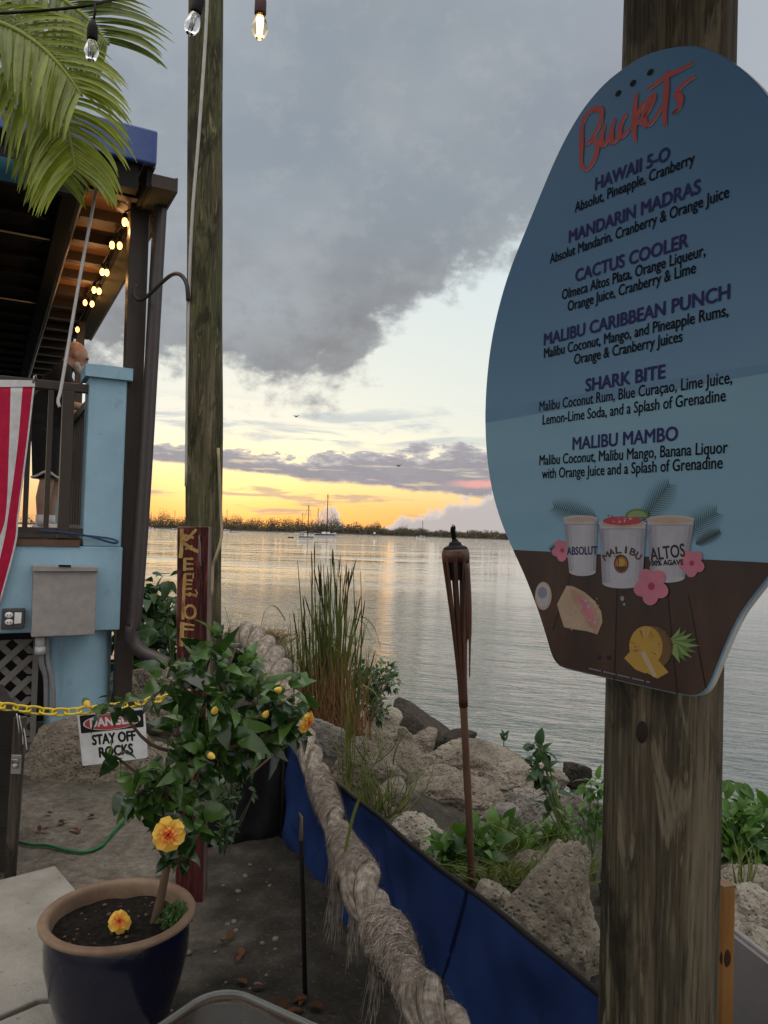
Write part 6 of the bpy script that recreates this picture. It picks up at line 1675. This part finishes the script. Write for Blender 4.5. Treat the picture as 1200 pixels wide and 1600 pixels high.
tuft('thin grass blades by the menu post in front of the beach shrub', 1160, 1390, 2.8, 16, 26, 90, bend=.1)
mb = MB(); q = smooth_px([(527, 1395, 2.26), (536, 1350, 2.28), (548, 1290, 2.3), (560, 1252, 2.3), (568, 1241, 2.28)], 4); mb.strip(q, [.0052] * 10 + [.005, .0048, .0045, .004, .003, .0022, .001][: len(q) - 10], Vector((1, -.3, 0)).normalized(), tint=.55, fold=.3)
tag(mb.build('long_grass', GRASSM, origin=q[0]), 'single long grass blade sticking up through the thick rope', 'grass')
# sprawling weed below the hibiscus
bush('vine_weed', 'thin leafed dark weed growing in the shade against the dark screen', [(355, 1215, 2.8, 26, 60), (345, 1255, 2.75, 26, 50), (385, 1225, 2.9, 24, 18), (350, 1300, 2.7, 20, 30)], LEAFD, .035, .5, cat='weed', origin=P(350, 1330, 2.8), sw=.0018, tint_m=.3)

# ================================================================== PALM FRONDS
random.seed(66)
palm = thing('palm_tree', Vector((-2.6, 2.4, 0)), 'palm whose drooping yellow green fronds hang in front of the blue roof', 'palm')
mb = MB(); crown = Vector((-2.35, 2.55, 3.15)); mb.tube([Vector(p) for p in crom([(-2.6, 2.4, -.2), (-2.55, 2.42, 1.0), (-2.45, 2.5, 2.2), tuple(crown)], 6)], [.13 - .002 * i for i in range(19)], 14); mb.build('trunk', POLE2, palm)
def frond(rach, nleaf, Lm, side_w, tints, plane_n, droop=.5, wd=.011, both=(1, 1), tip=.6):
    pts = [Vector(p) for p in crom([tuple(p) for p in rach], 12)]; n_ = len(pts)
    rm = MB(); rm.tube(pts, [.011 * (1 - .8 * i / n_) + .0015 for i in range(n_)], 7, tint=.9); 
    lm = MB()
    for k in range(nleaf):
        f = .04 + .96 * k / nleaf; i = min(n_ - 2, int(f * (n_ - 1))); p = pts[i].lerp(pts[i + 1], f * (n_ - 1) - i); tg = (pts[i + 1] - pts[i]).normalized()
        sd_ = tg.cross(plane_n).normalized()
        for j, sg in enumerate((1, -1)):
            if random.random() > both[j]: continue
            L_ = Lm * (.55 + .45 * sin(pi * min(1, .18 + f * .75))) * rnd(.85, 1.1)
            d_ = (tg * (side_w + .4 * f) + sd_ * sg + plane_n * rnd(-.12, .3)).normalized(); q = [p]; c_ = p; dr = d_; L_ *= 1.12
            for s2 in range(8): dr = (dr + Vector((0, 0, -droop * .16 * (s2 + .6) / 3)) + rv(.02)).normalized(); c_ = c_ + dr * L_ / 8; q.append(c_)
            wv = [wd * x for x in (.35, .8, 1, 1, .95, .85, .65, .4, .06)]; t0 = rnd(*tints)
            sv = dr.cross(plane_n); sv = sv.normalized() if sv.length > .1 else sd_
            lm.strip(q, wv, sv, tint=[min(1, t0 + .25 * x / 8) for x in range(9)], fold=.45, nrm=plane_n)
    r_ = rm.build('frond', LEAFP, palm); r_['label'] = 'palm frond with long narrow leaflets'
    lm.v = lm.v; h = lm.build('leaflets', LEAFP, r_)
CN = Vector((.15, -1, .25)).normalized()
def pr(l, d): return [P(x, y, d_) for (x, y), d_ in zip(l, np.linspace(d[0], d[1], len(l)))]
frond(pr([(-120, 60), (0, 84), (27, 94), (54, 126), (86, 156), (103, 190), (112, 232), (118, 268)], (2.75, 2.5)), 44, .30, .75, (.45, .9), CN, .62, .0088, (1, .92))
frond(pr([(-120, 150), (0, 165), (34, 176), (58, 204), (76, 240), (84, 280)], (2.9, 2.75)), 36, .24, .8, (.15, .45), CN, .45, .009, (.8, 1))
frond(pr([(-110, -60), (20, -42), (80, -12), (116, 12), (146, 38), (170, 70)], (2.8, 2.7)), 40, .30, .75, (.08, .35), CN, .35, .009, (1, 1))
frond(pr([(-160, 10), (-60, 20), (10, 40), (60, 70), (100, 110), (128, 150)], (2.6, 2.45)), 38, .26, .8, (.35, .8), CN, .5, .0085, (1, 1))
frond(pr([(-140, -20), (-60, -10), (0, 12), (40, 46), (60, 90)], (2.95, 2.9)), 32, .26, .8, (.05, .3), CN, .4, .009, (1, 1))

# ================================================================== STRING LIGHTS IN FRONT
GL = glass_mat('clear_bulb_glass', (1, 1, 1)); GLW = glass_mat('lit_bulb_glass', (1, .80, .52))  # glow of the lit bulb is tinted into its glass
st2 = thing('string_lights', P(143, 20, 2.2), 'black string of clear bulbs crossing the top of the view, one of them lit', 'string lights')
wire = [(-80, 28, 2.1), (0, 21, 2.15), (60, 17, 2.2), (130, 10, 2.2), (185, -2, 2.3), (303, -22, 2.6), (406, -34, 2.62), (520, -70, 2.5), (640, -140, 2.4)]
mb = MB(); mb.tube(smooth_px(wire, 6), .0045, 6); mb.build('cord', BLK, st2)
def bulb(px, py, d, tilt, lit, k_=1.0):
    """px, py: middle of the glass"""
    c = P(px, py, d); ax = (Matrix.Rotation(tilt, 3, 'Y') @ Vector((0, 0, 1))); M3 = ax.to_track_quat('Z', 'Y').to_matrix()
    mb = MB(); mb.lathe([(a * k_, b2 * k_) for a, b2 in [(.001, -.045), (.010, -.043), (.020, -.033), (.0268, -.016), (.0275, -.004), (.024, .014), (.0175, .030), (.0135, .040)]], c, 24, M=M3)
    b_ = mb.build('bulb', GLW if lit else GL, st2)
    mb = MB(); mb.lathe([(a * k_, b2 * k_) for a, b2 in [(.001, .120), (.008, .118), (.012, .105), (.017, .098), (.020, .085), (.0205, .045), (.018, .038), (.001, .038)]], c, 16, M=M3); mb.build('socket', plain('dark_socket', (.045, .014, .012), .45) if lit else BLK, b_)
    mb = MB()
    for k in range(4):
        a = k * pi / 2; e = M3 @ Vector((cos(a) * .006, sin(a) * .006, 0)); mb.tube([c + e + ax * .024 * k_, c + e * .8 - ax * .026 * k_], .0012 if not lit else .0022, 5)
    mb.build('filament', FIL if lit else STEEL, b_)
    mb = MB(); mb.tube([c + ax * .03 * k_, c + ax * .012 * k_], [.006, .004], 7); mb.build('glass_stem', GL, b_)
    q = c + ax * .115 * k_; mb = MB(); up_ = P(px + sin(tilt) * 60, py - 62 - 6, d); up_ = Vector((q.x + .002, q.y, q.z + .05)); mb.tube([q, q.lerp(up_, .5) + Vector((.004, 0, 0)), up_], .0035, 5); mb.build('lead', BLK, b_)
bulb(143, 78, 2.2, .02, False, .74); bulb(301, 36, 2.75, .25, False); bulb(406, 41, 2.62, 0, True)
pl_ = bpy.data.lights.new('bulb_light', 'POINT'); pl_.energy = .25; pl_.color = (1, .6, .25); pl_.shadow_soft_size = .02
lo = bpy.data.objects.new('bulb_light', pl_); COL.objects.link(lo); lo.location = P(406, 62, 2.6)

# ================================================================== BOX, CHAIN, SIGN, HOSE, TABLE
bx = thing('wooden_box', on_z(10, 1365, 0), 'dark weathered wooden box with a steel latch on the concrete', 'box')
DB = 3.05; tR, bR = P(26, 1112, DB), P(16, 1362, DB); bR.z = 0.0
mb = MB(); x1 = (tR.x + bR.x) / 2; yF = tR.y; zT_ = tR.z
mb.hexa([(x1 - .7, yF, .03), (x1, yF, .03), (x1 - .30, yF + .5, .03), (x1 - .7, yF + .5, .03), (x1 - .7, yF, zT_), (x1 + .012, yF, zT_), (x1 - .30, yF + .5, zT_), (x1 - .7, yF + .5, zT_)])
for zz_ in (.2, .36, .52): mb.box((x1 - .35, yF - .004, zz_), (.7, .008, .006))
mb.build('carcass', M_('black_wood', [(.3, (.006, .005, .005)), (.7, (.020, .016, .015))], 8, (1, 1, .2), rough=.6), bx, smooth=False)
mb = MB(); mb.hexa([(x1 - .006, yF - .03, .012), (x1 + .030, yF - .03, .012), (x1 + .030, yF + .0, .012), (x1 - .006, yF + .0, .012), (x1 + .004, yF - .03, zT_ - .015), (x1 + .048, yF - .03, zT_ - .015), (x1 + .048, yF, zT_ - .015), (x1 + .004, yF, zT_ - .015)])
mb.build('corner_post', POLE3, bx, smooth=False, bevel=.003)
lz = P(32, 1190, DB)
mb = MB(); mb.box(lz + Vector((0, -.035, 0)), (.040, .006, .075)); lt2 = mb.build('latch', STEEL, bx, smooth=False, bevel=.002)
mb = MB(); mb.tube([lz + Vector((-.010, -.045, .005)), lz + Vector((-.010, -.05, .022)), lz + Vector((.010, -.05, .022)), lz + Vector((.010, -.045, .005))], .0035, 6); mb.lathe([(.001, -.012), (.012, -.010), (.012, .006), (.001, .008)], lz + Vector((0, -.042, -.002)), 10); mb.build('hasp', STEEL, lt2)
# yellow chain
cps = [(-60, 1094, 3.0), (0, 1103, 3.05), (40, 1108, 3.1), (90, 1113, 3.15), (130, 1110, 3.2), (180, 1104, 3.3), (215, 1098, 3.35), (262, 1090, 3.5), (300, 1080, 3.55)]
cc = [P(*q[:3]) for q in crom(cps, 20)]; mb = MB(); acc = 0; k = 0; step = .046; last = cc[0]
for i in range(1, len(cc)):
    acc += (cc[i] - cc[i - 1]).length
    if acc >= step:
        acc = 0; d = (cc[i] - last).normalized(); mid = (cc[i] + last) / 2; last = cc[i]
        s1 = d.cross(Vector((0, 0, 1))).normalized(); s2 = d.cross(s1)
        e = s2 if k % 2 else (s1 * .75 + s2 * .65).normalized(); k += 1; ring = []
        for j in range(17):
            a = 2 * pi * j / 16; ring.append(mid + d * (.031 * max(-1, min(1, 1.25 * cos(a)))) + e * (.0145 * sin(a)))
        mb.tube(ring, .0052, 7, cap=False)
ch = mb.build('plastic_chain', YELP, origin=cc[0]); tag(ch, 'yellow plastic chain strung low from the wooden box to the painted post', 'chain')
# danger sign
SG0 = P(175, 1150, 3.25)
SN = Vector((.10, -1, .12)).normalized()
def sg(px, py, off=0.0): return on_plane(px, py, SG0 + SN * off, SN)
sign = thing('danger_sign', SG0, 'white danger sign hung on the yellow chain warning people off the rocks', 'sign')
qd = [(120.5, 1115), (226, 1105), (231, 1184), (129, 1197)]
def rq(q, r, n_=5):
    o = []; m_ = len(q)
    for i in range(m_):
        a, b_, c = np.array(q[i - 1], float), np.array(q[i], float), np.array(q[(i + 1) % m_], float)
        p0 = b_ + (a - b_) / np.linalg.norm(a - b_) * r; p1 = b_ + (c - b_) / np.linalg.norm(c - b_) * r
        for k in range(n_ + 1):
            t = k / n_; o.append(tuple((1 - t) ** 2 * p0 + 2 * t * (1 - t) * b_ + t * t * p1))
    return o
mb = MB(); mb.prism([sg(*p) for p in rq(qd, 4)], -SN * .003); mb.build('plate', plain('sign_white', (.60, .62, .64), .35, .5), sign, smooth=False)
def bil(u, v): 
    a = np.array(qd, float); return tuple((a[0] * (1 - u) + a[1] * u) * (1 - v) + (a[3] * (1 - u) + a[2] * u) * v)
mb = MB(); mb.poly([sg(*p, .0008) for p in rq([bil(.03, .045), bil(.97, .045), bil(.97, .385), bil(.03, .385)], 2.5)]); mb.build('black_panel', BLK, sign, smooth=False)
mb = MB(); ec = bil(.5, .215); dxv = (np.array(bil(1, .215)) - np.array(bil(0, .215))) ; dyv = np.array(bil(.5, 1)) - np.array(bil(.5, 0))
def el_(k1, off): return [sg(*(np.array(ec) + dxv * .405 * k1 * cos(a) + dyv * .148 * k1 * sin(a)), off) for a in np.linspace(0, 2 * pi, 40)[:-1]]
mb.poly(el_(1.06, .0012), 0); mb.poly(el_(1.0, .0016), 1); mb.build('red_oval', [plain('sign_pale', (.55, .56, .58), .35), plain('sign_red', (.36, .022, .026), .35, .5)], sign, smooth=False)
def stext(name, txt, u0, u1, v, h, mat, off, bold):
    mb = MB(); A, B = bil(u0, v), bil(u1, v); SX = 3.25 / 1200
    v_, f_ = glyphs(txt); ax = np.array(B) - np.array(A); nx = dyv / np.linalg.norm(dyv) * -1
    for k in range(6):
        ox, oy = bold * cos(k * pi / 3), bold * sin(k * pi / 3)
        mb.add([sg(*(np.array(A) + ax * x + nx * (y * h) + np.array([ox, oy])), off + k * 2e-5) for x, y in v_], f_)
    mb.build(name, mat, sign, smooth=False)
stext('word_danger', 'DANGER', .18, .82, .285, 19, plain('sign_letter_white', (.62, .63, .65), .35), .002, .7)
stext('words_stay_off', 'STAY OFF', .185, .83, .625, 22, BLK, .001, .85)
stext('word_rocks', 'ROCKS', .27, .78, .875, 22, BLK, .001, .85)
mb = MB()
for x, y in ((127, 1114), (221, 1106)):
    a_ = sg(x, y, .004); c_ = P(x + 1, y - 7, 3.2); mb.tube([a_ - SN * .012, a_, a_ + Vector((0, 0, .012)), c_], .002, 5)
mb.build('hook_wire', STEEL, sign)
# white strings at the chain post
mb = MB()
for a_, c_ in (((26, 1115, 3.02), (30, 1160, 3.02)), ((30, 1118, 3.02), (36, 1163, 3.02)), ((33, 1122, 3.03), (42, 1172, 3.02))): mb.tube(smooth_px([a_, ((a_[0] + c_[0]) / 2 + 1.5, (a_[1] + c_[1]) / 2, 3.02), c_], 4), .0022, 5)
tag(mb.build('white_string', ROPEW, origin=P(32, 1140, 3.02)), 'loose ends of white string hanging from the chain at the wooden box', 'string')
# green hose
mb = MB(); hp = [(30, 1316), (50, 1320), (75, 1321), (105, 1329), (135, 1331), (158, 1322), (172, 1306), (184, 1293), (194, 1282)]
mb.tube([Vector(p) for p in crom([tuple(on_z(x, y, .010)) for x, y in hp], 6)], .0065, 7); tag(mb.build('green_cord', plain('green_plastic', (.012, .16, .05), .4), origin=on_z(105, 1329, .02)), 'bright green cord lying curved on the dirt behind the pot', 'cord')
# leaf litter and pebbles on the dirt
mb = MB()
for k in range(150):
    x, y = rnd(-1.3, .05), rnd(1.35, 3.3)
    if x > -.1 - (y - 1.4) * .18: continue
    s_ = rnd(.004, .014); mb.ell(Vector((x, y, gz(x, y) + s_ * .3)), (s_ * rnd(.8, 1.5), s_, s_ * .6), 7, 5, M=Matrix.Rotation(rnd(0, 3), 3, 'Z'), tint=rnd(0, 1))
o = mb.build('pebbles', plain('pale_pebble', (.17, .15, .13), .9), smooth=True); tag(o, 'small pebbles scattered over the dark dirt by the pot', 'pebbles', kind='stuff')
mb = MB()
for x, y in ((452, 1572), (478, 1560), (440, 1580), (466, 1590), (375, 1500), (395, 1540), (350, 1470), (60, 1300), (90, 1285), (120, 1298), (70, 1270), (150, 1276), (505, 1585)):
    c = on_z(x, y, 0.006)
    for k in range(2): leaf(mb, c + Vector((rnd(-.02, .02), rnd(-.02, .02), .004)), Vector((rnd(-1, 1), rnd(-1, 1), .05)), Vector((0, 0, 1)), rnd(.03, .065), rnd(.018, .034), rnd(-.3, .3), rnd(0, .6), 5, .4)
o = mb.build('leaf_litter', leaf_mat('dead_leaf', (.05, .018, .010), (.17, .08, .035), .7, .2, .05)); tag(o, 'brown dead leaves fallen on the ground around the pot', 'leaves', kind='stuff')

# glass table corner
tz = .72
C0 = on_z(345, 1539, tz); ea = (on_z(480, 1600, tz) - C0).normalized(); eb2 = Vector((ea.y, -ea.x, 0)); eb2 = eb2 if eb2.dot(Vector((-1, -1, 0))) > 0 else -eb2
def tp(a, b_, z=0): return C0 + ea * a + eb2 * b_ + Vector((0, 0, z))
tbl = thing('patio_table', tp(.35, .35) - Vector((0, 0, tz)), 'clear rimmed table top beaded with rain drops in the near corner', 'table')
def rr2(ins, rad2, sx=.75, sy=.75):
    o = []
    for cx, cy, a0 in ((ins + rad2, ins + rad2, pi), (sx - ins - rad2, ins + rad2, 1.5 * pi), (sx - ins - rad2, sy - ins - rad2, 0), (ins + rad2, sy - ins - rad2, .5 * pi)):
        for k in range(9): a = a0 + k * pi / 16; o.append((cx + rad2 * cos(a), cy + rad2 * sin(a)))
    return o
mb = MB(); mb.prism([tp(a, b_, -.006) for a, b_ in rr2(.012, .05)], (0, 0, .006))
TG, g_, bs_ = shader('smoky_wet_glass'); bs_.inputs['Base Color'].default_value = (.42, .37, .32, 1); bs_.inputs['Roughness'].default_value = .10; bs_.inputs['Transmission Weight'].default_value = .93; bs_.inputs['IOR'].default_value = 1.3
mb.build('glass_top', TG, tbl, smooth='auto')
mb = MB(); ro = [tp(a, b_, .004) for a, b_ in rr2(.004, .055)]; mb.tube(ro + [ro[0]], .0048, 8, cap=False)
RIMG = glass_mat('pale_rim_glass', (.72, .78, .74), .15); mb.build('rim', plain('pale_plastic_rim', (.16, .165, .155), .2, .6), tbl)
mb = MB(); ro = [tp(a, b_, -.012) for a, b_ in rr2(-.004, .06)]; mb.tube(ro + [ro[0]], .0065, 8, cap=False); mb.build('edge_band', plain('brown_band', (.17, .10, .075), .5), tbl)
mb = MB(); rd2 = random.Random(9)
for k in range(520):
    a, b_ = rd2.uniform(.02, .72), rd2.uniform(.02, .6); s_ = rd2.uniform(.0008, .0034) ** 1.0
    mb.ell(tp(a, b_, .0), (s_, s_, s_ * .55), 7, 4)
o = mb.build('rain_drops', GL, tbl); o['kind'] = 'stuff'
for a, b_ in ((.08, .08), (.67, .08), (.67, .67), (.08, .67)):
    mb = MB(); mb.tube([tp(a, b_, -.012), tp(a, b_, -tz)], .016, 8); mb.build('leg', BLK, tbl)
